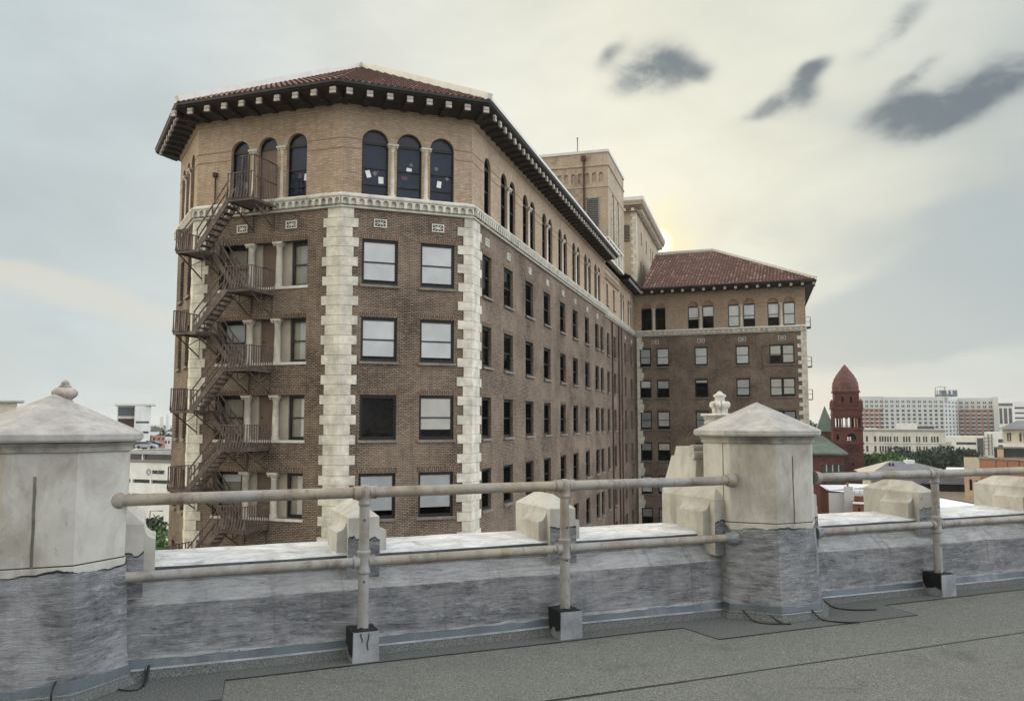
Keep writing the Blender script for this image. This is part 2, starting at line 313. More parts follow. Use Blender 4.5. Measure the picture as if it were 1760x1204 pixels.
col = g.mix(g.mapr(n, .3, .7), (0.22, 0.213, 0.20, 1), (0.42, 0.405, 0.378, 1))
col = g.mix(g.mapr(g.noise(g.scalev(co, 6, 6, 16), 2.0, 6, .72), .5, .68, 0, .65), col, (0.19, 0.185, 0.175, 1))
col = g.mix(g.mapr(f, .62, .75, 0, .6), col, (0.13, 0.13, 0.125, 1))
g.put(b.inputs['Base Color'], col); b.inputs['Roughness'].default_value = .92; bump(g, b, f, .3, .004)
# mould-darkened moulding under the caps
plain('mould_stone', (0.33, 0.31, 0.27), .9, .2, 5, stain=((0.055, 0.055, 0.05), 3.0, .5, .85))
m, g, b = newmat('pipe_paint')
co = objc(g); n = g.noise(co, 5, 5, .65); n2 = g.noise(g.scalev(co, 1, 1, .5), 14, 6, .7); big = g.noise(co, .9, 3)
col = g.mix(g.mapr(big, .42, .58), (0.24, 0.24, 0.228, 1), (0.285, 0.24, 0.175, 1))
col = g.mix(g.mapr(n, .44, .66, 0, .75), col, (0.15, 0.11, 0.073, 1))
col = g.mix(g.mapr(n2, .54, .68, 0, .85), col, (0.12, 0.085, 0.06, 1))
g.put(b.inputs['Base Color'], col); b.inputs['Roughness'].default_value = .6; bump(g, b, n2, .15, .003)
plain('sheet_metal', (0.145, 0.175, 0.195), .42, .2, 2.0, metal=.55, stain=((0.30, 0.32, 0.33), 2.5, .6, .6))
plain('box_metal', (0.29, 0.30, 0.315), .55, .2, 6.0, metal=.25, stain=((0.12, 0.125, 0.13), 5, .5, .7))
plain('mastic', (0.012, 0.012, 0.013), .45, .3, 12)
plain('crack', (0.045, 0.04, 0.035), .9, .3, 9)
plain('old_joint', (0.17, 0.15, 0.125), .9, .3, 12, stain=((0.06, 0.05, 0.045), 14, 1, .8)); plain('cable', (0.015, 0.015, 0.016), .6, .2)
plain('urn_clay', (0.42, 0.37, 0.33), .8, .25, 9, stain=((0.13, 0.11, 0.10), 6, 1, .8))
plain('urn_white', (0.60, 0.575, 0.53), .8, .2, 9, stain=((0.15, 0.14, 0.13), 9, 1, .8))
plain('asphalt', (0.10, 0.10, 0.10), .9, .2, .05)
plain('concrete', (0.40, 0.40, 0.385), .9, .12, .3, stain=((0.25, 0.25, 0.24), .4, .3, .5))
plain('white_wall', (0.70, 0.70, 0.68), .8, .08, .3, stain=((0.45, 0.45, 0.43), .35, .2, .5))
plain('hotel_white', (0.52, 0.53, 0.51), .8, .06, .1)
plain('hotel_red', (0.40, 0.205, 0.15), .85, .12, .2)
plain('historic_white', (0.56, 0.55, 0.50), .85, .1, .3, stain=((0.36, 0.35, 0.32), .5, .2, .6))
plain('beige_wall', (0.56, 0.50, 0.40), .85, .1, .4, stain=((0.38, 0.33, 0.26), .5, .2, .6))
plain('tan_paint', (0.52, 0.37, 0.25), .85, .12, .4)
plain('gray_roof', (0.16, 0.165, 0.175), .85, .15, .4)
plain('beige_roof', (0.42, 0.38, 0.32), .85, .12, .4)
plain('white_roof', (0.72, 0.73, 0.74), .7, .08, .5)
plain('tar_roof', (0.085, 0.088, 0.092), .9, .2, .3)
plain('green_roof', (0.095, 0.125, 0.10), .7, .15, .5, stain=((0.17, 0.20, 0.165), .8, .4, .6))
plain('black_shop', (0.018, 0.018, 0.02), .4, .2, .4)
plain('dark_green', (0.02, 0.035, 0.03), .5, .2, .4)
plain('blue_glass', (0.13, 0.16, 0.19), .2, .15, .2)
plain('dark_red', (0.10, 0.042, 0.038), .8, .2, .4)
plain('far_white', (0.62, 0.64, 0.64), .8, .06, .1)
plain('bark', (0.09, 0.07, 0.055), .9, .2, 2)
plain('car_dark', (0.03, 0.035, 0.045), .3, .2); plain('car_light', (0.42, 0.43, 0.46), .3, .1); plain('tyre', (0.012, 0.012, 0.012), .8, .1)
plain('road_paint', (0.5, 0.48, 0.42), .8, .15, .3)
def leafmat(name, c1, c2):
    m, g, b = newmat(name); co = objc(g)
    oi = g.n('ShaderNodeObjectInfo')
    col = g.mix(g.mapr(g.noise(co, .9, 4), .3, .7), c1 + (1,), c2 + (1,))
    col = g.mix(g.mapr(g.noise(co, 6, 3), .4, .7, 0, .5), col, tuple(x * 1.6 for x in c2) + (1,))
    col = g.mix(g.m('MULTIPLY', oi.outputs['Random'], .35), col, tuple(x * .6 for x in c1) + (1,))
    g.put(b.inputs['Base Color'], col); b.inputs['Roughness'].default_value = .7; b.inputs['Specular IOR Level'].default_value = .2
leafmat('leaf_dark', (0.022, 0.036, 0.022), (0.042, 0.06, 0.036)); leafmat('leaf_bright', (0.04, 0.085, 0.022), (0.085, 0.15, 0.04))
m, g, b = newmat('ground'); co = objc(g)
n = g.noise(co, .012, 5, .6); n2 = g.noise(co, .06, 4, .6)
col = g.mix(g.mapr(n, .4, .6), (0.10, 0.10, 0.098, 1), (0.055, 0.075, 0.045, 1)); col = g.mix(g.mapr(n2, .5, .65, 0, .7), col, (0.22, 0.21, 0.19, 1))
g.put(b.inputs['Base Color'], col); b.inputs['Roughness'].default_value = .95
plain('far_leaf', (0.045, 0.062, 0.042), .9, .25, .03)

# ------------------------------------------------------------------ mesh helpers (heights relative to eye level)
UP = Vector((0, 0, 1))
V = Vector
class MB:
    """collects faces and links them as ONE mesh object"""
    def __init__(s, uvfn=None): s.v = []; s.f = []; s.mi = []; s.uv = []; s.sm = []; s.uvfn = uvfn
    def face(s, pts, mi=0, uv=None, smooth=False):
        i = len(s.v); s.v.extend([V(p) for p in pts]); s.f.append(tuple(range(i, i + len(pts)))); s.mi.append(mi); s.uv.append(uv); s.sm.append(smooth)
    def grid(s, rows, mi=0, smooth=True, closed=False):
        """rows: list of equally long point rows, shared vertices"""
        i0 = len(s.v); nc = len(rows[0])
        for r in rows: s.v.extend([V(p) for p in r])
        for a in range(len(rows) - 1):
            for b in range(nc if closed else nc - 1):
                b2 = (b + 1) % nc
                s.f.append((i0 + a * nc + b, i0 + a * nc + b2, i0 + (a + 1) * nc + b2, i0 + (a + 1) * nc + b)); s.mi.append(mi); s.uv.append(None); s.sm.append(smooth)
    def hexa(s, p, mi=0, skip=()):
        """p: 4 bottom points counter-clockwise seen from above, then 4 top points"""
        q = [(3, 2, 1, 0), (4, 5, 6, 7), (0, 1, 5, 4), (1, 2, 6, 5), (2, 3, 7, 6), (3, 0, 4, 7)]
        for k, f in enumerate(q):
            if k not in skip: s.face([p[j] for j in f], mi)
    def box(s, c, ax, ay, az_, mi=0):
        """c centre, half-axis vectors"""
        c = V(c); ax, ay, az_ = V(ax), V(ay), V(az_)
        s.hexa([c - ax - ay - az_, c + ax - ay - az_, c + ax + ay - az_, c - ax + ay - az_, c - ax - ay + az_, c + ax - ay + az_, c + ax + ay + az_, c - ax + ay + az_], mi)
    def bar(s, p, q, w, h=None, mi=0, up=UP):
        p, q = V(p), V(q); d = (q - p)
        if d.length < 1e-6: return
        dn = d.normalized(); x = dn.cross(up)
        if x.length < 1e-3: x = dn.cross(V((1, 0, 0)))
        x.normalize(); y = x.cross(dn)
        s.box((p + q) / 2, x * w / 2, d / 2, y * (h or w) / 2, mi)
    def prism(s, poly, z0, z1, mi=0, top=True, bottom=True, mt=None):
        """poly: plan points counter-clockwise"""
        n = len(poly)
        for i in range(n):
            a, b = poly[i], poly[(i + 1) % n]
            s.face([(a[0], a[1], z0), (b[0], b[1], z0), (b[0], b[1], z1), (a[0], a[1], z1)], mi)
        if top: s.face([(a[0], a[1], z1) for a in poly], mi if mt is None else mt)
        if bottom: s.face([(a[0], a[1], z0) for a in reversed(poly)], mi)
    def rings(s, rings, mi=0, smooth=False, cap0=True, cap1=True):
        """stack of closed plan rings [(poly, z), ...] counter-clockwise, going up"""
        for (a, za), (b, zb) in zip(rings, rings[1:]):
            n = len(a)
            for i in range(n):
                j = (i + 1) % n
                s.face([(a[i][0], a[i][1], za), (a[j][0], a[j][1], za), (b[j][0], b[j][1], zb), (b[i][0], b[i][1], zb)], mi, smooth=smooth)
        if cap0: s.face([(p[0], p[1], rings[0][1]) for p in reversed(rings[0][0])], mi)
        if cap1: s.face([(p[0], p[1], rings[-1][1]) for p in rings[-1][0]], mi)
    def lathe(s, c, prof, n=16, mi=0, smooth=True, ribs=0, ribd=0.0):
        c = V(c); rows = []
        for r, z in prof:
            row = []
            for k in range(n):
                a = 2 * math.pi * k / n
                rr = r * (1 + (ribd * math.cos(a * ribs) if ribs else 0))
                row.append(c + V((rr * math.cos(a), rr * math.sin(a), z)))
            rows.append(row)
        s.grid(rows, mi, smooth, True)
        s.face(list(reversed(rows[0])), mi); s.face(rows[-1], mi)
    def ball(s, c, r, n=12, mi=0, sz=1.0):
        s.lathe(c, [(max(r * math.sin(math.pi * k / 8), 0.0005), -r * sz * math.cos(math.pi * k / 8)) for k in range(9)], n, mi)
    def tube(s, path, r, n=10, mi=0, cap=True):
        path = [V(p) for p in path]; rows = []
        d0 = (path[1] - path[0]).normalized(); x = d0.cross(UP)
        if x.length < 1e-3: x = V((1, 0, 0))
        x.normalize()
        for i, p in enumerate(path):
            d = (path[min(i + 1, len(path) - 1)] - path[max(i - 1, 0)]).normalized()
            x = (x - d * x.dot(d)).normalized(); y = d.cross(x)
            rr = r[i] if isinstance(r, (list, tuple)) else r
            rows.append([p + x * rr * math.cos(2 * math.pi * k / n) + y * rr * math.sin(2 * math.pi * k / n) for k in range(n)])
        s.grid(rows, mi, True, True)
        if cap: s.face(list(reversed(rows[0])), mi); s.face(rows[-1], mi)
    def build(s, name, mats, parent=None, origin=None):
        mats = [mats] if isinstance(mats, str) else mats
        me = bpy.data.meshes.new(name)
        o = bpy.data.objects.new(name, me); COL.objects.link(o)
        if parent is not None:
            wp = wpos(parent); o.parent = parent; off = wp
        else:
            off = V(origin) if origin is not None else V((0, 0, 0)); o.location = off + V((0, 0, EYE))
        POS[o.name] = off.copy()
        me.from_pydata([tuple(p - off) for p in s.v], [], s.f)
        for mname in mats: me.materials.append(MATS[mname])
        me.polygons.foreach_set('material_index', s.mi); me.polygons.foreach_set('use_smooth', s.sm)
        uvl = me.uv_layers.new(name='UVMap'); flat = []
        for f, uv in zip(s.f, s.uv):
            if uv is not None:
                if isinstance(uv[0], (int, float)): flat.extend(list(uv) * len(f))
                else:
                    for q in uv: flat.extend(q)
                continue
            if s.uvfn:
                for k in f: flat.extend(s.uvfn(s.v[k]))
                continue
            a, b_, c_ = s.v[f[0]], s.v[f[1]], s.v[f[2]]
            n = (b_ - a).cross(c_ - a)
            if n.length < 1e-9 and len(f) > 3: n = (c_ - a).cross(s.v[f[3]] - a)
            if n.length < 1e-12: n = V((0, 0, 1))
            n.normalize()
            if abs(n.z) > 0.97: t, bb = V((1, 0, 0)), V((0, 1, 0))
            else:
                t = UP.cross(n).normalized(); bb = n.cross(t)
            for k in f: flat.extend((s.v[k].dot(t), s.v[k].dot(bb)))
        uvl.data.foreach_set('uv', flat)
        me.update()
        return o
POS = {}
def wpos(o): return POS[o.name]
def thing(name, loc, label, cat, group=None):
    o = bpy.data.objects.new(name, None); COL.objects.link(o); o.empty_display_size = .3
    POS[o.name] = V(loc); o.location = V(loc) + V((0, 0, EYE)); tag(o, label, cat, group); return o
def tag(o, label=None, cat=None, group=None, kind=None):
    if label: o['label'] = label
    if cat: o['category'] = cat
    if group: o['group'] = group
    if kind: o['kind'] = kind
    return o
def plab(o, label): o['label'] = label; return o

class Face:
    """a vertical wall plane: u runs along it, d outwards, z up"""
    def __init__(s, p, q):
        s.p = V((p[0], p[1], 0)); q = V((q[0], q[1], 0)); s.L = (q - s.p).length
        s.t = (q - s.p).normalized(); s.n = V((s.t.y, -s.t.x, 0))
    def P(s, u, d, z): return s.p + s.t * u + s.n * d + V((0, 0, z))

def wall_panel(mb, F, u0, u1, z0, z1, holes, depth=.25, d=0.0, mi=0, mr=None):
    """holes: (u0, u1, z0, z1) or (u0, u1, z0, zspring, 'a') for a round arch; real openings with reveals"""
    mr = mi if mr is None else mr
    rects = []
    for h in holes:
        top = h[3] + ((h[1] - h[0]) / 2 if len(h) > 4 else 0)
        rects.append((h[0], h[1], h[2], top))
    us = sorted({u0, u1} | {x for r in rects for x in r[:2] if u0 < x < u1}); zs = sorted({z0, z1} | {x for r in rects for x in r[2:] if z0 < x < z1})
    for a, b in zip(us, us[1:]):
        if b - a < 1e-5: continue
        um = (a + b) / 2; run = None
        cols = [r for r in rects if r[0] < um < r[1]]
        for c, e in zip(zs, zs[1:]):
            zm = (c + e) / 2
            if any(r[2] < zm < r[3] for r in cols):
                if run: mb.face([F.P(a, d, run[0]), F.P(b, d, run[0]), F.P(b, d, run[1]), F.P(a, d, run[1])], mi); run = None
            else: run = (run[0], e) if run else (c, e)
        if run: mb.face([F.P(a, d, run[0]), F.P(b, d, run[0]), F.P(b, d, run[1]), F.P(a, d, run[1])], mi)
    for h in holes:
        a, b, c, e = h[:4]; di = d - depth
        if len(h) > 4:
            r = (b - a) / 2; cu = (a + b) / 2; N = 14
            arc = [(cu - r * math.cos(math.pi * k / N), e + r * math.sin(math.pi * k / N)) for k in range(N + 1)]
            for (ua, za), (ub, zb) in zip(arc, arc[1:]):
                mb.face([F.P(ua, d, za), F.P(ub, d, zb), F.P(ub, d, e + r), F.P(ua, d, e + r)], mi)
            loop = [(a, c)] + [(a, e)] + arc[1:-1] + [(b, e), (b, c)]
        else: loop = [(a, c), (a, e), (b, e), (b, c)]
        for (ua, za), (ub, zb) in zip(loop, loop[1:] + loop[:1]):
            mb.face([F.P(ua, d, za), F.P(ua, di, za), F.P(ub, di, zb), F.P(ub, d, zb)], mr)

def wob(p, s=1.0): return noise.noise(V(p) * s)

# ------------------------------------------------------------------ our own roof: deck, parapet, piers, railings
AN = R(22.8)
T2 = V((math.cos(AN), math.sin(AN), 0)); N2 = V((-T2.y, T2.x, 0)); O2 = V((2.07, 7.054, 0))
def G(u, w, z): return O2 + T2 * u + N2 * w + V((0, 0, z))
ZD = -1.53
PIERS = (0.0, -5.24)
def octo(u, w, ap):
    k = ap * math.tan(math.pi / 8)
    pts = [(k, -ap), (ap, -k), (ap, k), (k, ap), (-k, ap), (-ap, k), (-ap, -k), (-k, -ap)]
    return [(G(u + a, w + b, 0).x, G(u + a, w + b, 0).y) for a, b in pts]
# deck: overlapping rolls, each lap a 4 mm step with a bead of bitumen
mb = MB()
laps = [-.33, -1.40, -2.42, -3.45, -4.5, -5.5, -6.5, -7.5, -11.0]
for i, (a, b_) in enumerate(zip(laps, laps[1:])):
    z = ZD - 0.004 * i
    us = [-14 + k * .25 for k in range(113)]
    mb.grid([[G(u, b_ - .0, z) for u in us], [G(u, a + wob((u * .9, a, 0)) * .02, z) for u in us]], 0, False)
    edge = [(G(u, b_ + wob((u * .9, b_, 0)) * .02, z + .0006), G(u, b_ - .010 - .010 * abs(wob((u * 3.1, b_, 4))) + wob((u * .9, b_, 0)) * .02, z - .0034)) for u in [-14 + k * .07 for k in range(400)]]
    if i < len(laps) - 2: mb.grid([[q[1] for q in edge], [q[0] for q in edge]], 2, False)
zb = ZD + .004
us = [-14 + k * .04 for k in range(701)]
def basew(u):
    w = -.33 + wob((u * 1.1, 3, 1)) * .018
    for pu in PIERS:
        k = abs(u - pu)
        if k < .98: w = min(w, -.70 + wob((u * 2, 1, 1)) * .02)
    return w
mb.grid([[G(u, basew(u), zb) for u in us], [G(u, -.10, zb) for u in us]], 1, False)
mb.grid([[G(u, basew(u) - .012 - .012 * abs(wob((u * 2.7, 9, 0))), ZD + .0015) for u in us], [G(u, basew(u), zb + .001) for u in us]], 2, False)
mb.grid([[G(u, -.16, zb + .001) for u in us], [G(u, -.105, zb + .05) for u in us], [G(u, -.085, -1.40) for u in us]], 1, False)
# body of our building below the deck
mb.face([G(-14, -.1, ZD - .06), G(14, -.1, ZD - .06), G(14, .86, ZD - .06), G(-14, .86, ZD - .06)], 3)
for a, b_ in (((14, .86), (-14, .86)), ((14, -11), (14, .86)), ((-14, .86), (-14, -11)), ((-14, -11), (14, -11))):
    mb.face([G(a[0], a[1], -24), G(a[0], a[1], ZD - .05), G(b_[0], b_[1], ZD - .05), G(b_[0], b_[1], -24)][::-1], 3)
tag(mb.build('roof_deck', ['cap_sheet', 'base_sheet', 'mastic', 'brick']), kind='structure')

def build_parapet(u0, u1, merl, label, halfL=False, halfR=False):
    root = thing('parapet_wall', G((u0 + u1) / 2, .4, ZD), label, 'parapet wall', 'coated roof parapet walls')
    mb = MB(lambda p: ((p - O2).dot(T2), p.z + (p - O2).dot(N2) * .9)); st = .045; nu = int((u1 - u0) / st); us = [u0 + (u1 - u0) * k / nu for k in range(nu + 1)]
    prof = [(-.092, -1.425)] + [(-.092 + .024 * k / 9, -1.402 + .277 * k / 9) for k in range(10)] + [(-.062, -1.112), (-.035, -1.088), (.0, -1.062), (.035, -1.036), (.055, -1.018), (.062, -1.0), (.062, -.98), (.063, -.955), (.066, -.94)]
    rows = []
    for j, (w, z) in enumerate(prof):
        row = []
        for u in us:
            k = .008 if j > 1 else .012
            dw = wob((u * 3.3, z * 9, 2)) * k + wob((u * 11, z * 24, 5)) * .0035
            dz2 = wob((u * 2.2, j * .2, 7)) * .010 if j > 0 else wob((u * 8, 1, 3)) * .008
            row.append(G(u, w - dw, z + dz2))
        rows.append(row)
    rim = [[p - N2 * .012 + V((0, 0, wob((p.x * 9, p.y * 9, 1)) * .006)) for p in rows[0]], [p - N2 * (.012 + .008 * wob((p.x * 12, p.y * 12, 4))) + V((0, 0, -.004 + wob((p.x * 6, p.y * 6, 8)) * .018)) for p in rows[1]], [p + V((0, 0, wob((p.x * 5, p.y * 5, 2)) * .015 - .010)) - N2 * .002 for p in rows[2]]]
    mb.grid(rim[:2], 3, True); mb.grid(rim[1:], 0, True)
    mb.grid(rows[1:12], 0, True); mb.grid(rows[11:17], 3, True); mb.grid(rows[16:], 0, True)  # ledge rows get the paler copy, light put in the colour
    # coping: thick pale coat lapping over the edge
    lip = []
    for w, z in ((.064, -.948), (.048, -.942), (.044, -.902), (.058, -.886), (.10, -.882), (.25, -.874), (.40, -.868), (.52, -.864), (.56, -.88), (.56, -1.6)):
        lip.append([G(u, w + wob((u * 4, z * 6, 1)) * .005, z + wob((u * 2.6, w * 4, 3)) * .007 + (wob((u * 7, 0, 8)) * .012 if w < .06 and z < -.93 else 0)) for u in us])
    mb.grid(lip[:3], 2, True); mb.grid(lip[2:], 1, True)
    mb.build('coated_wall', ['silver_coat', 'white_coat', 'sheet_metal', 'pale_lit_coat'], root)
    # metal strip over the base membrane
    fl = MB()
    for a, b_ in zip(us[::12], us[12::12] + [us[-1]]):
        dz1, dz2 = wob((a * .9, 5, 0)) * .01, wob((b_ * .9, 5, 0)) * .01
        A = [G(a, -.105, -1.472 + dz1), G(b_, -.105, -1.472 + dz2), G(b_, -.1, -1.418 + dz2), G(a, -.1, -1.418 + dz1)]
        fl.face(A); fl.face([G(a, -.118, -1.482 + dz1), G(b_, -.118, -1.482 + dz2), A[1], A[0]], 1); fl.face([A[3], A[2], G(b_, -.06, -1.412 + dz2), G(a, -.06, -1.412 + dz1)])
    fl.build('flashing', ['sheet_metal', 'box_metal'], root)
    for mu, side in merl: merlon(root, mu, side)
    return root

def merlon(root, mu, side=0):
    """side 0: free-standing; -1 / +1: half merlon against the pier at that side"""
    hw = .105
    l, r = mu - hw, mu + hw
    w0, w1 = 0.0, .66
    if side == -1: l, r, w0 = mu - .03, mu + .085, -.10
    if side == 1: l, r, w0 = mu - .085, mu + .03, -.10
    mb = MB(); ze, zr = -.648, -.553
    if side: ze += .03; zr += .03
    # stem
    c = [(l, w0), (r, w0), (r, w1), (l, w1)]
    j = lambda k: wob((mu * 7, k * 3.3, 1)) * .006
    pts = [G(u, w, -1.06) for u, w in c] + [G(u, w, ze + j(k)) for k, (u, w) in enumerate(c)]
    mb.hexa(pts, 0, skip=(0, 1))
    # hipped top
    hl = min(.17, (r - l) * 1.2); cu = (l + r) / 2
    if side == -1: cu = l
    if side == 1: cu = r
    ra, rb = G(cu, w0 + hl, zr), G(cu, w1 - hl, zr)
    e = pts[4:]
    mb.face([e[0], e[1], ra], 0); mb.face([e[1], e[2], rb, ra], 0); mb.face([e[2], e[3], rb], 0); mb.face([e[3], e[0], ra, rb], 0)
    # concave shoulders
    for sgn in ((-1, 1) if not side else ((1,) if side == -1 else (-1,))):
        x0 = l if sgn < 0 else r; fa, fb = w0 + .065, (w0 + w1) * .60
        prof = [(x0, ze - .012)] + [(x0 + sgn * .060 * (1 - math.cos(math.pi / 2 * k / 6)), ze - .012 - .085 * math.sin(math.pi / 2 * k / 6)) for k in range(1, 7)] + [(x0 + sgn * .066, ze - .103), (x0 + sgn * .068, -.92)]
        f = [G(u, fa, z) for u, z in prof]; bk = [G(u, fb, z) for u, z in prof]
        mb.grid([bk, f] if sgn < 0 else [f, bk], 0, False)
        for q, rev in ((f, sgn > 0), (bk, sgn < 0)):
            base = [q[-1] + T2 * (-(x0 + sgn * .068) + x0)]
            poly = base + (q[::-1] if rev else q); 
            mb.face(poly if rev else poly, 0)
    o = mb.build('merlon', ['stucco'], root)
    # coated foot of the merlon with its ragged upper edge
    ct = MB(lambda p: ((p - O2).dot(T2), p.z)); N = 22
    for a, b_, fw in ((l, r, w0),):
        rows = [[], []]
        for k in range(N + 1):
            u = a - .004 + (b_ - a + .008) * k / N
            rows[0].append(G(u, fw - .006, -1.05)); rows[1].append(G(u, fw - .005, -.80 + wob((u * 22, 4, mu)) * .03 + wob((u * 70, 2, 1)) * .012))
        ct.grid(rows, 0, False)
        ct.grid([rows[1], [p + V((0, 0, .010 + .012 * max(0, wob(p * 30)))) + N2 * .002 for p in rows[1]]], 1, False)
    ct.build('coating', ['silver_coat', 'mastic'], o)

build_parapet(-10.5, -.44, [(-8.6, 0), (-7.1, 0), (-4.80, -1), (-3.34, 0), (-1.83, 0), (-.44, 1)], 'silver coated parapet wall joining the two stone piers, with a merlon behind each of two rail posts')
build_parapet(.44, 9.5, [(.44, -1), (1.93, 0), (3.48, 0), (5.0, 0), (6.5, 0), (8.0, 0)], 'silver coated parapet wall running off beyond the pyramid topped pier near the red tower')

def build_pier(pu, label, joints, scroll=False):
    root = thing('parapet_pier', G(pu, 0, ZD), label, 'pier', 'octagonal parapet piers')
    j = octo(pu, 0, .5)
    mb = MB()
    o5, o51 = octo(pu, 0, .498), octo(pu, 0, .49)
    apex = G(pu, 0, .168)
    mb.rings([(octo(pu, 0, .458), -.115), (o51, -.112), (o5, -.10), (o5, -.070), (o51, -.062)], 0, cap0=True, cap1=False)
    # faceted pyramid, subdivided so weathering can dent it
    for i in range(8):
        a, b_ = V((o51[i][0], o51[i][1], -.062)), V((o51[(i + 1) % 8][0], o51[(i + 1) % 8][1], -.062))
        M = 8; rows = []
        for k in range(M + 1):
            f = k / M; p, q = a.lerp(apex, f), b_.lerp(apex, f)
            rows.append([p.lerp(q, x / 6) for x in range(7)])
        for r_ in range(1, M): 
            for x in range(1, 6): rows[r_][x] = rows[r_][x] + V((0, 0, wob(rows[r_][x] * 6) * .005))
        mb.grid(rows, 0, False)
    mb.build('cap', ['cap_stone'], root)
    mb = MB()
    mb.rings([(octo(pu, 0, .427), -.172), (octo(pu, 0, .441), -.168), (octo(pu, 0, .444), -.158), (octo(pu, 0, .437), -.152), (octo(pu, 0, .439), -.143), (octo(pu, 0, .448), -.132), (octo(pu, 0, .463), -.1175)], 0)
    mb.build('moulding', ['mould_stone'], root)
    mb = MB(); b0 = octo(pu, 0, .425)
    mb.rings([(b0, -.86), (b0, -.171)], 0, cap0=False, cap1=False)
    body = mb.build('body', ['stucco'], root)
    mb = MB(); mb.rings([(octo(pu, 0, .429), -.87), (octo(pu, 0, .429), -.800), (octo(pu, 0, .425), -.796)], 0, cap0=False, cap1=False); mb.build('plinth_strip', ['stucco'], root)
    mb = MB(); mb.rings([(octo(pu, 0, .4262), -.797), (octo(pu, 0, .4262), -.789)], 0, cap0=False, cap1=False); mb.build('mortar_line', ['crack'], body)
    for kind, a0, a1 in joints:
        ck = MB()   # (face index, position along the face, z range) open joints
        fi, fr = kind; A, B = b0[fi], b0[(fi + 1) % 8]
        x = (A[0] + (B[0] - A[0]) * fr, A[1] + (B[1] - A[1]) * fr); tt = V((B[0] - A[0], B[1] - A[1], 0)).normalized(); nn = V((tt.y, -tt.x, 0))
        prev = None
        for k in range(13):
            z = a0 + (a1 - a0) * k / 12; c = V((x[0], x[1], z)) + nn * .0025 + tt * wob((z * 9, fr, pu)) * .004; hwid = (.003 if pu > -1 else .007) + .003 * abs(wob((z * 14, 2, pu)))
            cur = (c - tt * hwid, c + tt * hwid)
            if prev: ck.face([prev[0], prev[1], cur[1], cur[0]], 0)
            prev = cur
        ck.build('joint', ['crack' if pu > -1 else 'old_joint'], body)
    # coated base
    cpt = G(pu, 0, 0)
    mb = MB(lambda p: (math.atan2((p - cpt).dot(T2) + 1e-5, -(p - cpt).dot(N2)) * .46 + pu, p.z)); nseg = 14; rows = []
    ring = []
    for i in range(8):
        for k in range(nseg): ring.append((i, k / nseg))
    lv = [(.468, -1.43), (.462, -1.40), (.455, -1.34), (.452, -1.25), (.449, -1.15), (.446, -1.05), (.441, -.95), (.437, -.88), (.4345, None)]
    for ap, z in lv:
        oc = octo(pu, 0, ap); row = []
        for i, f in ring:
            A, B = oc[i], oc[(i + 1) % 8]; p = V((A[0] + (B[0] - A[0]) * f, A[1] + (B[1] - A[1]) * f, 0)); c = V((G(pu, 0, 0).x, G(pu, 0, 0).y, 0))
            d = (p - c).normalized(); zz = z if z is not None else -.838 + wob(p * 5 + V((0, 0, 2))) * .03 + wob(p * 22) * .012
            amp = .006 if ap < .46 else .012
            row.append(p + d * (wob((p.x * 7, p.y * 7, zz * 10)) * amp if z is not None else 0) + V((0, 0, zz)))
        rows.append(row)
    for i in range(8): mb.grid([(r_ + r_[:1])[i * nseg:(i + 1) * nseg + 1] for r_ in rows], 0, True)
    top = rows[-1]; c = G(pu, 0, 0)
    for i in range(len(top)):
        p, q = top[i], top[(i + 1) % len(top)]; k = wob(p * 4 + V((7, 0, 0)))
        if k > -.12:
            h = .004 + .022 * max(0, k + .12); nn = V((p.x - c.x, p.y - c.y, 0)).normalized()
            mb.face([p + nn * .001, q + nn * .001, q + nn * .001 + V((0, 0, h)), p + nn * .001 + V((0, 0, h))], 1)
    mb.build('coated_base', ['silver_coat', 'mastic'], root)
    fl = MB(); fl.rings([(octo(pu, 0, .480), -1.476), (octo(pu, 0, .472), -1.466), (octo(pu, 0, .470), -1.42), (octo(pu, 0, .455), -1.415)], 0, cap0=False, cap1=False)
    fl.build('flashing', ['sheet_metal'], root)
    mm = MB(); mm.rings([(octo(pu, 0, .52), ZD + .006), (octo(pu, 0, .485), ZD + .04), (octo(pu, 0, .462), -1.44)], 0, cap0=False, cap1=False)
    mm.build('base_membrane', ['base_sheet'], root)
    if scroll:
        sb = MB()
        u0, u1 = -.385, -.12
        sb.hexa([G(u0 - .05, .30, -.62), G(u1, .30, -.62), G(u1, .80, -.62), G(u0 - .05, .80, -.62), G(u0 + .02, .36, -.30), G(u1, .36, -.30), G(u1, .74, -.30), G(u0 + .02, .74, -.30)])
        for w, z, r_, q in ((.37, -.285, .038, -.02), (.42, -.232, .036, .012)):
            sb.tube([G(u0 + q, w, z), G(u1 + .02, w, z)], r_, 14)
        sb.hexa([G(u0 + .02, .40, -.30), G(u1, .40, -.30), G(u1, .70, -.30), G(u0 + .02, .70, -.30), G(u0 + .03, .43, -.215), G(u1, .43, -.215), G(u1, .68, -.215), G(u0 + .03, .68, -.215)])
        sb.build('scroll_buttress', ['stucco'], root)
    return root
build_pier(0.0, 'stone pier with pyramid cap standing before the red brick tower and right hand roof wing', [((7, .48), -.80, -.27), ((5, .76), -.86, -.172)], True)
build_pier(-5.24, 'stone pier with grey pyramid cap and dark vertical joint, cut off by the picture edge', [((7, .42), -.80, -.30)])

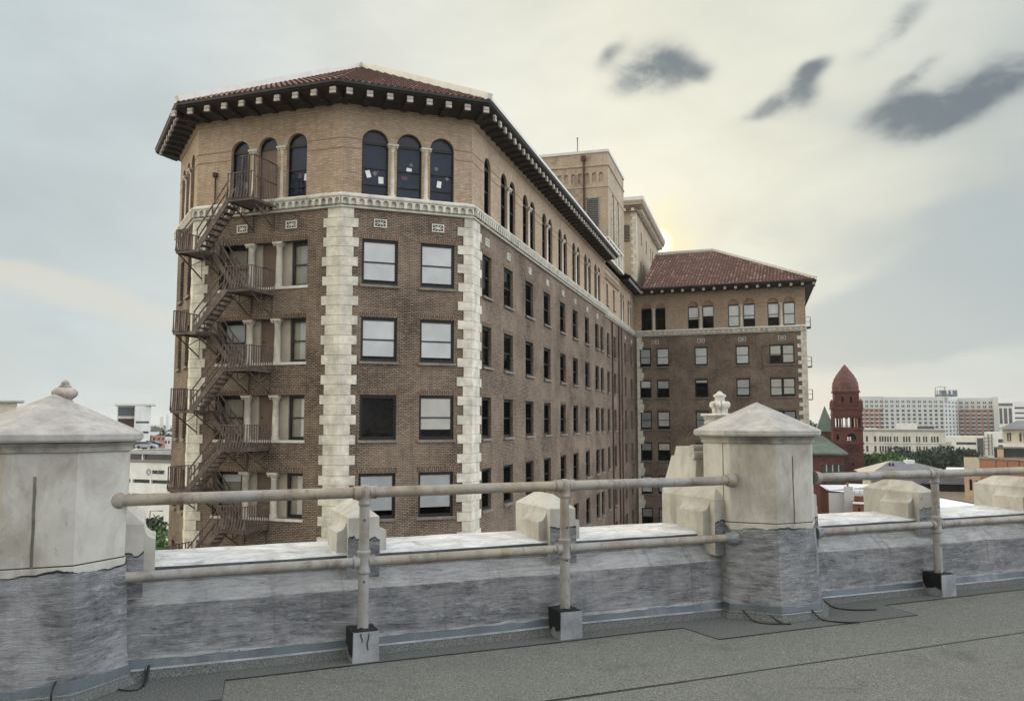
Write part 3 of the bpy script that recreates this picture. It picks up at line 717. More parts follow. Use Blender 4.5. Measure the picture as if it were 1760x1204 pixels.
def railing(label, u0, u1, posts, endL, endR, rust):
    root = thing('pipe_railing', G((u0 + u1) / 2, -.2, ZD), label, 'railing', 'pipe railings inside the parapet')
    W_ = -.20; zt, zm = -.462, -.912
    def pipe(name, z, r, ua, ub):
        mb = MB(); n = max(2, int((ub - ua) / .25)); mb.tube([G(ua + (ub - ua) * k / n, W_ + wob((k, z, 0)) * .0015, z + wob((ua + k * .6, z, 3)) * .002) for k in range(n + 1)], r, 14)
        return mb.build(name, ['pipe_paint'], root)
    tr = pipe('top_rail', zt, .036, u0, u1); mr = pipe('middle_rail', zm, .031, u0 + .01, u1 - .01)
    for u, ok, s_ in ((u0, endL, 1), (u1, endR, -1)):
        if not ok: continue
        f = MB(); f.tube([G(u + s_ * .03, W_, zt), G(u - s_ * .03, W_, zt)], [.046, .058], 14); f.build('flange', ['pipe_paint'], tr)
        f = MB(); f.tube([G(u + s_ * .06, W_, zm), G(u + s_ * .02, W_, zm - .004), G(u - s_ * .04, W_, zm - .006)], [.034, .046, .06], 14); f.build('coating_collar', ['silver_coat'], mr)
    for pu in posts:
        mb = MB(); mb.tube([G(pu, W_, -1.36), G(pu, W_, -1.15), G(pu, W_, -.62), G(pu, W_, zt)], [.037, .036, .034, .033], 14)
        p = mb.build('post', ['pipe_paint'], root)
        ft = MB(); ft.lathe(G(pu, W_, zt), [(.036, -.085), (.041, -.082), (.042, -.068), (.037, -.062), (.041, -.035), (.047, -.02), (.049, 0), (.047, .018), (.038, .036), (.022, .047), (.004, .051)], 16)
        for s_ in (-1, 1): ft.tube([G(pu + s_ * .03, W_, zt), G(pu + s_ * .064, W_, zt), G(pu + s_ * .066, W_, zt), G(pu + s_ * .076, W_, zt)], [.043, .042, .045, .045], 14)
        ft.build('ball_fitting', ['pipe_paint'], p)
        ft = MB(); ft.lathe(G(pu, W_, zm), [(.037, -.075), (.044, -.072), (.044, -.058), (.041, -.052), (.043, 0), (.041, .05), (.044, .056), (.044, .072), (.037, .076)], 16)
        for s_ in (-1, 1): ft.tube([G(pu + s_ * .03, W_, zm), G(pu + s_ * .058, W_, zm), G(pu + s_ * .06, W_, zm), G(pu + s_ * .07, W_, zm)], [.04, .039, .042, .042], 14)
        ft.build('cross_fitting', ['pipe_paint'], p)
        for k in range(2):
            hb = MB(); zz = -1.0 + .33 * k + random.uniform(-.1, .1) ; c = G(pu + .004 + random.uniform(-.012, .012), W_ - .0345, zz); hb.box(c, T2 * .005, N2 * .003, UP * .006); hb.build('drain_hole', ['mastic'], p)
        bx = MB(); hw, hd, z1 = .083, .10, -1.338
        lo = [G(pu + a * hw * 1.04, W_ + b_ * hd * 1.04, ZD + .001) for a, b_ in ((-1, -1), (1, -1), (1, 1), (-1, 1))]; hi = [G(pu + a * hw, W_ + b_ * hd, z1) for a, b_ in ((-1, -1), (1, -1), (1, 1), (-1, 1))]
        bx.hexa(lo + hi, 0, skip=(1,))
        ins = [G(pu + a * hw * .93, W_ + b_ * hd * .93, z1) for a, b_ in ((-1, -1), (1, -1), (1, 1), (-1, 1))]; ind = [q - V((0, 0, .012)) for q in ins]
        for k in range(4): bx.face([hi[k], hi[(k + 1) % 4], ins[(k + 1) % 4], ins[k]]); bx.face([ins[k], ins[(k + 1) % 4], ind[(k + 1) % 4], ind[k]])
        box = bx.build('pitch_box', ['box_metal'], root)
        ms = MB(); n = 10
        rows = [[G(pu + (a / n * 2 - 1) * hw * .98, W_ + (b_ / n * 2 - 1) * hd * .98, z1 + .004 + .012 * wob((a * .5, b_ * .5, pu)) + (.016 if 3 < a < 7 and 3 < b_ < 7 else 0)) for a in range(n + 1)] for b_ in range(n + 1)]
        ms.grid(rows, 0, True)
        # tar smeared down the shaded side
        sd_ = [[G(pu - hw * 1.0 - .006 - .004 * abs(wob((k, j2, 1))), W_ - hd * .96 + hd * 1.9 * k / 6, z1 + .008 - (.135 + .09 * wob((k * .9, 2, pu))) * j2 / 5) for j2 in range(6)] for k in range(7)]
        ms.grid(sd_, 0, True); ms.build('pitch', ['mastic'], box)
        if pu < -3:
            for du, z0, ln in ((-.03, -1.345, .055), (.012, -1.35, .10)):
                dr = MB(); pts = [G(pu + du + .006 * math.sin(k * 1.1 + du * 90), W_ - hd * (1.0 + .04 * ((z1 - z0 + ln * k / 5) / .19)) - .0045, z0 - ln * k / 5) for k in range(6)]
                for a, b_ in zip(pts, pts[1:]): dr.face([a - T2 * .0035, b_ - T2 * .0035, b_ + T2 * .0035, a + T2 * .0035])
                dr.build('tar_drip', ['mastic'], box)
    return root
railing('weathered two rail pipe railing with two posts, spanning between the two stone piers', -4.865, -.45, (-3.385, -1.915), True, True, 1)
railing('weathered two rail pipe railing with one visible post, beyond the pier by the red tower', .44, 9.5, (1.80, 3.35, 5.0, 6.6), True, False, 1)

# loose black wires poking out under the flashing
def cable(pts, r, label):
    mb = MB(); P = [G(*p) for p in pts]; sm = []
    for i in range(len(P) - 1):
        p0, p1, p2, p3 = P[max(i - 1, 0)], P[i], P[i + 1], P[min(i + 2, len(P) - 1)]
        for k in range(5):
            t = k / 5; sm.append(.5 * ((2 * p1) + (p2 - p0) * t + (2 * p0 - 5 * p1 + 4 * p2 - p3) * t * t + (3 * p1 - p0 - 3 * p2 + p3) * t ** 3))
    sm.append(P[-1]); mb.tube(sm, r, 6); o = mb.build('loose_cable', ['cable']); tag(o, label, 'cable', 'loose wires at the roof edge')
zc = ZD + .012
cable([(-5.12, -.46, -1.40), (-5.13, -.55, -1.43), (-5.13, -.56, zc), (-5.14, -.70, zc)], .006, 'black wire hanging straight down over the flashing of the pier at the picture edge')
cable([(-4.84, -.10, -1.46), (-4.84, -.22, -1.515), (-4.80, -.33, zc), (-4.72, -.36, zc), (-4.68, -.24, zc), (-4.68, -.12, -1.47)], .004, 'thin black wire loop under the flashing where pier and parapet meet')
cable([(-4.66, -.10, -1.46), (-4.67, -.19, -1.51), (-4.685, -.30, zc)], .008, 'short thick black wire stub beside the thin wire loop')
cable([(-.40, -.26, -1.46), (-.40, -.40, zc), (-.33, -.52, zc), (-.22, -.56, zc)], .005, 'black wire curling out below the chamfered face of the pyramid topped pier')
cable([(-.27, -.36, -1.46), (-.24, -.50, zc), (-.20, -.58, zc)], .005, 'short black wire beside the curling one at the pyramid topped pier')
cable([(.10, -.47, -1.46), (.12, -.56, zc), (.20, -.68, zc), (.32, -.74, zc)], .006, 'black wire trailing from the front face of the pyramid topped pier')
cable([(.50, -.14, -1.46), (.52, -.26, zc), (.60, -.40, zc), (.78, -.46, zc)], .006, 'black wire lying on the dark base sheet past the pyramid topped pier')
cable([(2.95, -.5, zc), (3.02, -.55, zc), (3.10, -.57, zc)], .008, 'dark twig of debris on the roof sheet beyond the single post')

# terracotta pinnacles on the street side
def urn(px, py, Y, label, kind):
    p = at(px, py, Y); root = thing('stone_urn', (p.x, p.y, -1.6), label, 'finial', 'terracotta finials beyond the parapet')
    m = 'urn_clay' if kind == 0 else 'urn_white'
    if kind == 0:
        b = MB(); b.lathe(V((p.x, p.y, p.z)), [(.035, -.22), (.05, -.20), (.052, -.185), (.033, -.17), (.03, -.15), (.062, -.138), (.066, -.125), (.052, -.117), (.062, -.105), (.088, -.082), (.097, -.06), (.094, -.04), (.07, -.018), (.05, -.008)], 40, 0, True, 10, .08)
        b.build('bowl', [m], root)
        t = MB(); t.lathe(V((p.x, p.y, p.z)), [(.04, -.01), (.052, .0), (.03, .015), (.036, .024), (.022, .045), (.004, .062)], 24, 0, True, 6, .16); t.build('bud', [m], root)
    else:
        b = MB(); b.lathe(p, [(.05, -.42), (.075, -.30), (.06, -.25), (.125, -.215), (.15, -.20), (.135, -.175), (.148, -.165), (.152, -.14), (.172, -.133), (.178, -.122), (.172, -.112), (.06, -.108)], 36, 0, True, 12, .03); b.build('bowl', [m], root)
        t = MB()
        for k in range(8):
            a = 2 * math.pi * k / 8 + .35; c = p + V((math.cos(a) * .068, math.sin(a) * .068, -.03)); t.ball(c, .030, 10, 0, 1.15)
            t.lathe(p + V((math.cos(a) * .052, math.sin(a) * .052, -.07)), [(.018, -.04), (.022, 0), (.026, .03)], 8)
        t.lathe(p, [(.055, -.11), (.045, -.06), (.05, 0), (.04, .03), (.055, .05), (.058, .06), (.03, .075), (.02, .09), (.004, .1)], 20, 0, True, 8, .08); t.build('globe_cluster', [m], root)
    s_ = MB(); s_.lathe(V((p.x, p.y, 0)), [(.11, -3.0), (.11, p.z - .5), (.13, p.z - .48), (.13, p.z - .45), (.05, p.z - .42 if kind else p.z - .22)] if kind else [(.10, -3.0), (.10, p.z - .30), (.05, p.z - .28), (.036, p.z - .22)], 12); s_.build('shaft', [m], root)
urn(112, 664, 7.2, 'ribbed clay bud finial rising behind the grey pyramid capped pier', 0)
urn(1237, 690, 7.75, 'ornate pale finial of clustered globes over a shallow bowl, before the brick wing', 1)

# ------------------------------------------------------------------ the brick hotel across the gap
CD, CA, CB, CC, CE, CR = [V((x, y, 0)) for x, y in ((-17.128, 42.089), (-14.422, 37.332), (-7.267, 34.847), (-1.814, 36.906), (13.446, 89.24), (29.561, 83.177))]
FD, FA, FB, FC, FE = Face(CD, CA), Face(CA, CB), Face(CB, CC), Face(CC, CE), Face(CE, CR)
hotel = thing('hotel_building', (-4, 45, -24), 'brown brick hotel with tan arcaded top storey, pale quoins and red tiled eaves', 'hotel')
ROWS = [(5.87, 7.85), (2.57, 4.46), (-.76, 1.15), (-4.06, -2.15), (-7.55, -5.62), (-10.95, -9.0), (-14.3, -12.35)]
ZBELT0, ZBELT1, SILL, SPR, ZTOP = 9.13, 9.62, 9.78, 12.12, 13.62
JOG = 34.75                                   # along the long side the far bay stands slightly back
F2 = Face(FC.P(JOG, -.28, 0), FC.P(FC.L, -.28, 0))
colA = [(1.36, 5.93)]
C_COLS = [(1.55, 2.95), (5.0, 6.65), (9.15, 10.85), (13.3, 15.0), (17.65, 19.3), (21.6, 23.3), (25.95, 27.6), (30.1, 31.65), (32.45, 33.8)]
C2_COLS = [(2.5, 3.75), (6.1, 7.35), (12.6, 13.8), (16.9, 18.2)]
E_COLS = [(.3, 1.5), (2.1, 3.43), (6.1, 7.45), (10.3, 11.65), (13.63, 16.05)]
D_COLS = [(1.2, 2.3), (3.45, 4.55)]
B_COLS = [(.9, 2.47), (3.47, 5.03)]
def rows_holes(cols, n0=0, n1=7): return [(a, b_, z0, z1) for a, b_ in cols for z0, z1 in ROWS[n0:n1]]
D_AR = [(.75, 1.75), (2.15, 3.15), (3.55, 4.55)]
A_AR = [(1.84, 2.80), (3.29, 4.28), (4.78, 5.80)]
B_AR = [(.83, 2.0), (2.37, 3.50), (3.87, 4.98)]
C_AR = [(1.78, 2.78)] + [x for c in (5.8, 9.95, 14.3, 18.6, 22.95, 27.2, 31.3) for x in ((c - 1.32, c - .22), (c + .22, c + 1.32))]
C2_AR = [(10.4, 11.4), (11.8, 12.8), (15.2, 16.2), (16.6, 17.6)]
E_AR = [(.52, 1.66), (2.04, 3.12), (5.5, 6.6), (7.01, 8.16), (9.63, 10.75), (11.16, 12.32), (13.57, 14.65), (15.1, 16.22)]
def wall(name, F, u0, u1, z0, z1, holes, mat, depth, d=0.0):
    mb = MB(); wall_panel(mb, F, u0, u1, z0, z1, holes, depth, d); return mb.build(name, [mat], hotel)
GR = -24.0
wall('brick_wall', FD, 0, FD.L, GR, ZBELT0 + .1, rows_holes(D_COLS), 'brick', .22)
wall('brick_wall', FA, 0, FA.L, GR, ZBELT0 + .1, [(1.36, 5.93, z0, z1) for z0, z1 in ROWS], 'brick', .5)
wall('brick_wall', FB, 0, FB.L, GR, ZBELT0 + .1, rows_holes(B_COLS), 'brick', .17)
wall('brick_wall', FC, 0, JOG, GR, ZBELT0 + .1, rows_holes(C_COLS), 'brick', .22)
wall('brick_wall', F2, 0, F2.L, GR, ZBELT0 + .1, rows_holes(C2_COLS), 'brick', .22)
wall('brick_wall', FE, -.4, FE.L, GR, ZBELT0 + .1, rows_holes(E_COLS), 'brick', .16)
ar = lambda L: [(a, b_, SILL, SPR, 'a') for a, b_ in L]
wall('arcade_wall', FD, 0, FD.L, ZBELT1, ZTOP, ar(D_AR), 'brick_tan', .2)
wall('arcade_wall', FA, 0, FA.L, ZBELT1, ZTOP, ar(A_AR), 'brick_tan', .24)
wall('arcade_wall', FB, 0, FB.L, ZBELT1, ZTOP, ar(B_AR), 'brick_tan', .22)
wall('arcade_wall', FC, 0, JOG, ZBELT1, ZTOP, ar(C_AR), 'brick_tan', .2)
wall('arcade_wall', F2, 0, F2.L, ZBELT1, ZTOP, ar(C2_AR) + [(2.4, 3.4, 10.3, 12.2), (6.0, 7.0, 10.3, 12.2)], 'brick_tan', .3)
wall('arcade_wall', FE, -.4, FE.L, ZBELT1, ZTOP, ar(E_AR), 'brick_tan', .2)
# sides nobody looks at squarely
mb = MB(); back = FC.t
LB = CD + back * 62; RB = CR + back * 26
for p, q in ((LB, CD), (CR, RB), (RB, LB)):
    f = Face(p, q); mb.face([f.P(0, 0, GR), f.P(f.L, 0, GR), f.P(f.L, 0, ZTOP), f.P(0, 0, ZTOP)])
f = Face(FC.P(JOG, 0, 0), FC.P(JOG, -.28, 0)); mb.face([f.P(0, 0, GR), f.P(f.L, 0, GR), f.P(f.L, 0, ZTOP), f.P(0, 0, ZTOP)])
mb.build('rear_wall', ['brick'], hotel)
mb = MB()
mb.face([(p.x, p.y, ZTOP + .3) for p in (CD, CA, CB, CC, CE, CR, RB, LB)]); mb.build('attic_floor', ['room'], hotel)

win_small = {}
def window(F, u0, u1, z0, z1, depth, blind=0.0, mull=False, sill='sill_stone', lintel=True, room='room', acc=None, name='window', side=None, sash=True, pane='glass', bmat=None):
    """frame (the window itself) > pane, blind, sill, lintel; acc gathers distant repeats into one mesh"""
    d = -depth + .06; fw = .105 if u1 - u0 > .9 else .08
    fr = MB() if acc is None else acc['frame']; pn = MB() if acc is None else acc['pane']; bl = MB() if acc is None else acc['blind']; sl_ = MB() if acc is None else acc['sill']
    def fbar(a, b_, c, e, dd=.05, off=0.0): fr.box(F.P((a + b_) / 2, d + off, (c + e) / 2), F.t * (b_ - a) / 2, F.n * dd / 2, UP * (e - c) / 2, 0)
    fbar(u0, u0 + fw, z0, z1); fbar(u1 - fw, u1, z0, z1); fbar(u0 + fw, u1 - fw, z1 - fw * 1.2, z1, .048); fbar(u0 + fw, u1 - fw, z0, z0 + fw * 1.3, .048)
    panes = [(u0 + fw, u1 - fw)]
    if mull:
        c = (u0 + u1) / 2; fbar(c - .12, c + .12, z0 + fw, z1 - fw, .06); panes = [(u0 + fw, c - .12), (c + .12, u1 - fw)]
    zm = z0 + (z1 - z0) * .5
    for i, (a, b_) in enumerate(panes):
        if sash: fbar(a, b_, zm - .028, zm + .028, .05, .004)
        pn.face([F.P(a, d - .012, z0), F.P(b_, d - .012, z0), F.P(b_, d - .012, z1), F.P(a, d - .012, z1)])
        bb = blind[i] if isinstance(blind, (tuple, list)) else blind
        if bb > 0:
            zb_ = z1 - fw - (z1 - z0 - 2 * fw) * bb
            bl.box(F.P((a + b_) / 2, d - .024, (zb_ + z1) / 2), F.t * (b_ - a) / 2 * .985, F.n * .004, UP * (z1 - zb_) / 2)
        if side:
            sc = abs(side); bl.box(F.P(a + (b_ - a) * sc / 2 if side > 0 else b_ - (b_ - a) * sc / 2, d - .06, (z0 + z1) / 2), F.t * (b_ - a) * sc / 2, F.n * .01, UP * (z1 - z0) / 2)
    # dark room behind
    rd = .9 if acc is None else .4
    q = [F.P(u0, d - .02, z0), F.P(u1, d - .02, z0), F.P(u1, d - .02, z1), F.P(u0, d - .02, z1)]; q2 = [p - F.n * rd for p in q]
    for k in range(4): fr.face([q[k], q2[k], q2[(k + 1) % 4], q[(k + 1) % 4]][::-1], 1)
    fr.face(q2, 1)
    if sill: sl_.box(F.P((u0 + u1) / 2, -depth * .4 + .035, z0 - .055), F.t * ((u1 - u0) / 2 + .08), F.n * (depth * .6 + .035), UP * .053)
    if acc is not None: return None
    w = fr.build(name, ['bronze_frame', room], hotel)
    pn.build('pane', [pane], w)
    if bl.f: bl.build('blind', [bmat or rnd.choice(('blind', 'blind', 'blind_gray', 'blind_warm', 'blind_dim'))], w)
    if sill: sl_.build('sill', [sill], w)
    if lintel:
        lm = MB(); lm.box(F.P((u0 + u1) / 2, .004, z1 + .12), F.t * ((u1 - u0) / 2 + .07), F.n * .008, UP * .115); lm.build('lintel', ['brick_soldier'], w)
    return w
rnd = random.Random(3)
# front face B
BB = {(0, 0): .93, (0, 1): .93, (1, 0): .92, (1, 1): .92, (2, 0): 0, (2, 1): .80, (3, 0): .86, (3, 1): .82, (4, 0): .8, (4, 1): .5}
for r in range(5):
    for c in range(2):
        window(FB, *B_COLS[c], *ROWS[r], .17, BB[(r, c)], room='room_brown' if (r, c) == (2, 0) else 'room', sash=(r, c) != (2, 0), bmat=('blind', 'blind', 'blind_warm', 'blind_gray', 'blind_gray')[r])
for r in range(5):
    for c in range(2): window(FD, *D_COLS[c], *ROWS[r], .22, rnd.choice((0, 0, .4)))
for r in range(5):
    for c in range(7):
        window(FC, *C_COLS[c], *ROWS[r], .22, rnd.choice((0, 0, 0, 0, 0, .35)) if c < 5 else 0, side=(.35 if c < 2 and r < 2 else None), pane='glass' if c < 2 and r < 2 else 'screen')  # pale side strip stands in for a reflection on the nearest panes
EBL = [[.86, .9, .95, .95, (.55, .95)], [.42, .46, .15, .92, (.95, .9)], [.95, .86, .92, .9, (.9, .5)], [.42, .4, .5, .8, .5], [.92, .9, .9, .8, .8], [.45, .92, .6, .4, .8]]
for r in range(6):
    for c in range(5): window(FE, *E_COLS[c], *ROWS[r], .16, EBL[r][c], mull=(c == 4))
acc = {k: MB() for k in ('frame', 'pane', 'blind', 'sill')}
for r in range(7):
    for c in range(9):
        if c >= 7 or r >= 5: window(FC, *C_COLS[c], *ROWS[r], .22, 0, acc=acc)
    for c in range(4): window(F2, *C2_COLS[c], *ROWS[r], .22, 0, acc=acc)
    for F, cols, dp in ((FB, B_COLS, .17), (FD, D_COLS, .22)):
        if r >= 5:
            for c in cols: window(F, *c, *ROWS[r], dp, .5, acc=acc)
    if r >= 6:
        for c in E_COLS: window(FE, *c, *ROWS[r], .16, .5, acc=acc)
window(F2, 2.4, 3.4, 10.3, 12.2, .3, 0, acc=acc); window(F2, 6.0, 7.0, 10.3, 12.2, .3, 0, acc=acc)
o = acc['frame'].build('distant_window', ['bronze_frame', 'room'], hotel); o['kind'] = 'stuff'
o2 = acc['pane'].build('pane', ['screen'], o); o2 = acc['sill'].build('sill', ['sill_stone'], o)
if acc['blind'].f: acc['blind'].build('blind', ['blind'], o)

def arched(F, a, b_, depth, style='glass', notes=()):
    d = -depth + .05; fw = .06; c = (a + b_) / 2; r = (b_ - a) / 2; N = 14
    fr = MB(); pn = MB()
    arc = [(c - r * math.cos(math.pi * k / N), SPR + r * math.sin(math.pi * k / N)) for k in range(N + 1)]
    inn = [(c - (r - fw) * math.cos(math.pi * k / N), SPR + (r - fw) * math.sin(math.pi * k / N)) for k in range(N + 1)]
    def fbar(u0, u1, z0, z1, dd=.05, off=0): fr.box(F.P((u0 + u1) / 2, d + off, (z0 + z1) / 2), F.t * (u1 - u0) / 2, F.n * dd / 2, UP * (z1 - z0) / 2, 0)
    z0 = SILL
    door = style == 'door'
    fbar(a, a + fw, z0, SPR); fbar(b_ - fw, b_, z0, SPR)
    fbar(a + fw, b_ - fw, SPR - .07, SPR + .05, .06)
    if not door: fbar(a + fw, b_ - fw, z0, z0 + .09)
    room = {'glass': 'reflect_blue', 'dark': 'room', 'door': 'reflect_blue', 'blind': 'room'}[style]
    if style != 'blind':
        for k in range(N):
            (ua, za), (ub, zb_), (uc, zc_), (ud, zd) = arc[k], arc[k + 1], inn[k + 1], inn[k]
            fr.face([F.P(ud, d + .025, zd), F.P(uc, d + .025, zc_), F.P(ub, d + .025, zb_), F.P(ua, d + .025, za)][::-1], 0)
            fr.face([F.P(ud, d + .025, zd), F.P(ud, d - .02, zd), F.P(uc, d - .02, zc_), F.P(uc, d + .025, zc_)], 0)
        pn.face([F.P(u, d - .012, z) for u, z in reversed(arc)])
        if style in ('glass', 'door'):
            fan = MB(); fan.face([F.P(u, d - .03, z) for u, z in reversed(inn)])
        if style == 'glass' :
            fbar(a + fw, b_ - fw, 10.98, 11.04, .05, .004); fbar(a + fw, b_ - fw, 10.25, 10.31, .045, .002)
        else: fbar(a + fw, b_ - fw, 10.98, 11.04, .05, .004) if not door else None
    else:
        fbar(a + fw, b_ - fw, 10.92, 10.98, .05, .004)
    if not door: pn.face([F.P(a, d - .012, z0), F.P(b_, d - .012, z0), F.P(b_, d - .012, SPR), F.P(a, d - .012, SPR)])
    rd = .05 if style in ('glass', 'door') else .8
    q = [F.P(a, d - .02, z0), F.P(b_, d - .02, z0)] + [F.P(u, d - .02, z) for u, z in reversed(arc)]; q2 = [p - F.n * rd for p in q]
    for k in range(len(q)): fr.face([q[k], q2[k], q2[(k + 1) % len(q)], q[(k + 1) % len(q)]][::-1], 1)
    fr.face(q2, 1)
    w = fr.build('arched_window', ['bronze_frame', room], hotel)
    pn.build('pane', ['glass_arch' if style in ('glass', 'door') else 'screen' if style == 'dark' else 'glass'], w)
    if style in ('glass', 'door'): fan.build('fanlight', ['fan_gray'], w)
    if style == 'blind':
        t = MB(); t.face([F.P(u, d + .02, z) for u, z in reversed(arc)]); t.build('tympanum', ['brick_fill'], w)
    if door:
        t = MB(); t.box(F.P(c, d - .01, (z0 + SPR - .07) / 2), F.t * (r - fw), F.n * .02, UP * (SPR - .07 - z0) / 2); dd = t.build('door', ['door_paint'], w)
        h = MB(); h.ball(F.P(b_ - fw - .1, d + .035, z0 + 1.0), .03, 8); h.build('handle', ['bronze_frame'], w)
    for fu, z, wd, hg, rot, mat in notes:
        t = MB(); p = F.P(a + (b_ - a) * fu, d - .006, z); cr, sr = math.cos(R(rot)), math.sin(R(rot)); x = F.t * cr + UP * sr; y = UP * cr - F.t * sr
        t.face([p - x * wd / 2 - y * hg / 2, p + x * wd / 2 - y * hg / 2, p + x * wd / 2 + y * hg / 2, p - x * wd / 2 + y * hg / 2]); t.build('paper_note', [mat], w)
    return w
plain('fan_gray', (0.052, 0.056, 0.064), .8, .2, 1.5); plain('paper_pink', (0.15, 0.075, 0.10), .8, .05); plain('paper_dim', (0.19, 0.20, 0.23), .8, .1)
arched(FB, *B_AR[0], .22, 'glass', [(.27, 10.75, .2, .32, 18, 'paper'), (.75, 10.52, .22, .3, 2, 'paper'), (.52, 10.8, .16, .16, 40, 'paper_dim'), (.62, 10.9, .12, .14, 10, 'paper_pink')])
arched(FB, *B_AR[1], .22, 'glass', [(.52, 11.1, .24, .2, -4, 'paper'), (.34, 10.72, .26, .16, 0, 'paper_pink'), (.6, 11.35, .14, .14, 25, 'paper_dim')])
arched(FB, *B_AR[2], .22, 'glass', [(.42, 10.6, .2, .3, -8, 'paper'), (.3, 11.3, .15, .15, 10, 'paper_dim'), (.75, 10.9, .15, .15, 30, 'paper_dim')])
arched(FA, *A_AR[0], .24, 'glass', [(.7, 10.6, .18, .3, 6, 'paper_dim')]); arched(FA, *A_AR[1], .24, 'door'); arched(FA, *A_AR[2], .24, 'glass', [(.86, 10.68, .2, .3, -6, 'paper'), (.55, 10.75, .16, .2, 0, 'paper_pink')])
for a in D_AR: arched(FD, *a, .2, 'dark')
for a in C_AR: arched(FC, *a, .2, 'dark')
for a in C2_AR: arched(F2, *a, .3, 'dark')
for i, a in enumerate(E_AR):
    w = arched(FE, *a, .2, 'blind')
    k = (0, 0, .55, .42, .93, .62, .6, .93)[i]
    if k: 
        t = MB(); zt = SPR - .08; zb_ = zt - (zt - SILL) * k; t.box(FE.P((a[0] + a[1]) / 2, -.185, (zt + zb_) / 2), FE.t * ((a[1] - a[0]) / 2 - .07), FE.n * .004, UP * (zt - zb_) / 2); t.build('blind', ['blind'], w)

def column(F, u, z0, z1, r, d=-.12, mat='terracotta_cream', sq=1.5):
    mb = MB(); h = z1 - z0; c = F.P(u, d, 0)
    mb.lathe(c, [(r * 1.35, z0), (r * 1.35, z0 + .06), (r * 1.2, z0 + .09), (r * 1.25, z0 + .13), (r * 1.02, z0 + .17), (r * 1.02, z0 + h * .4), (r * .88, z1 - .34), (r * 1.0, z1 - .32), (r * .9, z1 - .29), (r * 1.15, z1 - .20), (r * 1.5, z1 - .10), (r * 1.55, z1 - .085)], 16)
    k = r * sq * 1.1
    mb.box(c + UP * (z1 - .045), F.t * k, F.n * k, UP * .044)
    for sx in (-1, 1):
        for sy in (-1, 1): mb.ball(c + F.t * (k * .72 * sx) + F.n * (k * .72 * sy) + UP * (z1 - .14), r * .34, 6)
    return mb.build('column', [mat], hotel)
for u in (2.185, 3.685): column(FB, u, SILL - .06, SPR + .0, .145)
for u in (3.045, 4.53): column(FA, u, SILL - .06, SPR + .0, .145)
for u in (1.95, 3.35): column(FD, u, SILL - .06, SPR, .15)
for c in (5.8, 9.95, 14.3, 18.6, 22.95, 27.2, 31.3): column(FC, c, SILL - .06, SPR, .165, -.13)
for c in (11.6, 16.4): column(F2, c, SILL - .06, SPR, .15, -.1)
for i in range(4): column(FE, (E_AR[2 * i][1] + E_AR[2 * i + 1][0]) / 2, SILL - .06, SPR - .02, .13, -.06)
# loggias of the fire-escape face
for r in range(5):
    z0, z1 = ROWS[r]
    for u in (2.98, 4.42): column(FA, u, z0 - .02, z1, .14, -.14)
    mb = MB(); d = -.5
    for a, b_ in ((2.62, 3.40), (4.26, 4.93)): mb.box(FA.P((a + b_) / 2, d + .06, (z0 + z1) / 2), FA.t * (b_ - a) / 2, FA.n * .1, UP * ((z1 - z0) / 2 - .003))
    mb.box(FA.P(5.90, d + .06, (z0 + z1) / 2), FA.t * .025, FA.n * .1, UP * ((z1 - z0) / 2 - .003))
    mb.build('loggia_jamb', ['pier_cream'], hotel)
    mb = MB(); mb.box(FA.P((1.36 + 5.93) / 2, -.21, z0 - .06), FA.t * 2.34, FA.n * .26, UP * .057); mb.build('loggia_sill', ['white_sill'], hotel)
    window(FA, 1.40, 2.62, z0, z1 - .02, .5, (0, .5, 0, .2, 0)[r], sill=None, lintel=False)
    window(FA, 4.94, 5.87, z0, z1 - .02, .5, 0, sill=None, lintel=False, side=(-.62, -.58, -.4, -.55, -.6)[r])
    t = MB(); t.box(FA.P(3.83, d + .03, (z0 + z1) / 2), FA.t * .43, FA.n * .03, UP * (z1 - z0) / 2); dr = t.build('door', ['door_paint'], hotel)
    h = MB(); h.ball(FA.P(3.53, d + .10, z0 + .95), .035, 8); h.build('handle', ['bronze_frame'], dr)
    lm = MB(); lm.box(FA.P(3.645, .004, z1 + .12), FA.t * 2.3, FA.n * .008, UP * .115); lm.build('lintel', ['brick_soldier'], hotel)
mb = MB(); 
q = [FA.P(1.2, -.52, -20), FA.P(6.1, -.52, -20), FA.P(6.1, -.52, ZBELT0), FA.P(1.2, -.52, ZBELT0)]
mb.face(q); mb.build('loggia_back', ['pier_cream'], hotel)

# belt course: moulded sill, arched corbel frieze, lower moulding
def mitre(faces, offs, eave=False):
    """plan points of a run of faces pushed outwards by offs (scaled by each face's own eave projection)"""
    pts = []; n = len(faces); o = [offs * (getattr(f, 'k', 1.0) if eave else 1.0) for f in faces]
    for i in range(n + 1):
        if i == 0: pts.append(faces[0].p + faces[0].n * o[0])
        elif i == n: pts.append(faces[-1].P(faces[-1].L, o[-1], 0))
        else:
            a, b_ = faces[i - 1], faces[i]; ca, cb = a.n.dot(a.p) + o[i - 1], b_.n.dot(b_.p) + o[i]
            det = a.n.x * b_.n.y - a.n.y * b_.n.x
            pts.append(V(((ca * b_.n.y - cb * a.n.y) / det, (a.n.x * cb - b_.n.x * ca) / det, 0)))
    return pts
RUN = [FD, FA, FB, FC]
FC1 = Face(FC.p, FC.P(JOG, 0, 0))
RUN1 = [FD, FA, FB, FC1]; FD.k, FC1.k, FC.k = .73, .77, .77
FDx = Face(FD.P(-.9, 0, 0), CA); FDx.k = .73; RUN1E = [FDx, FA, FB, FC1]; RUN2 = [F2, Face(F2.P(F2.L, 0, 0), CR)]; RUN3 = [Face(F2.P(9.7, 0, 0), F2.P(F2.L, 0, 0)), RUN2[1]]
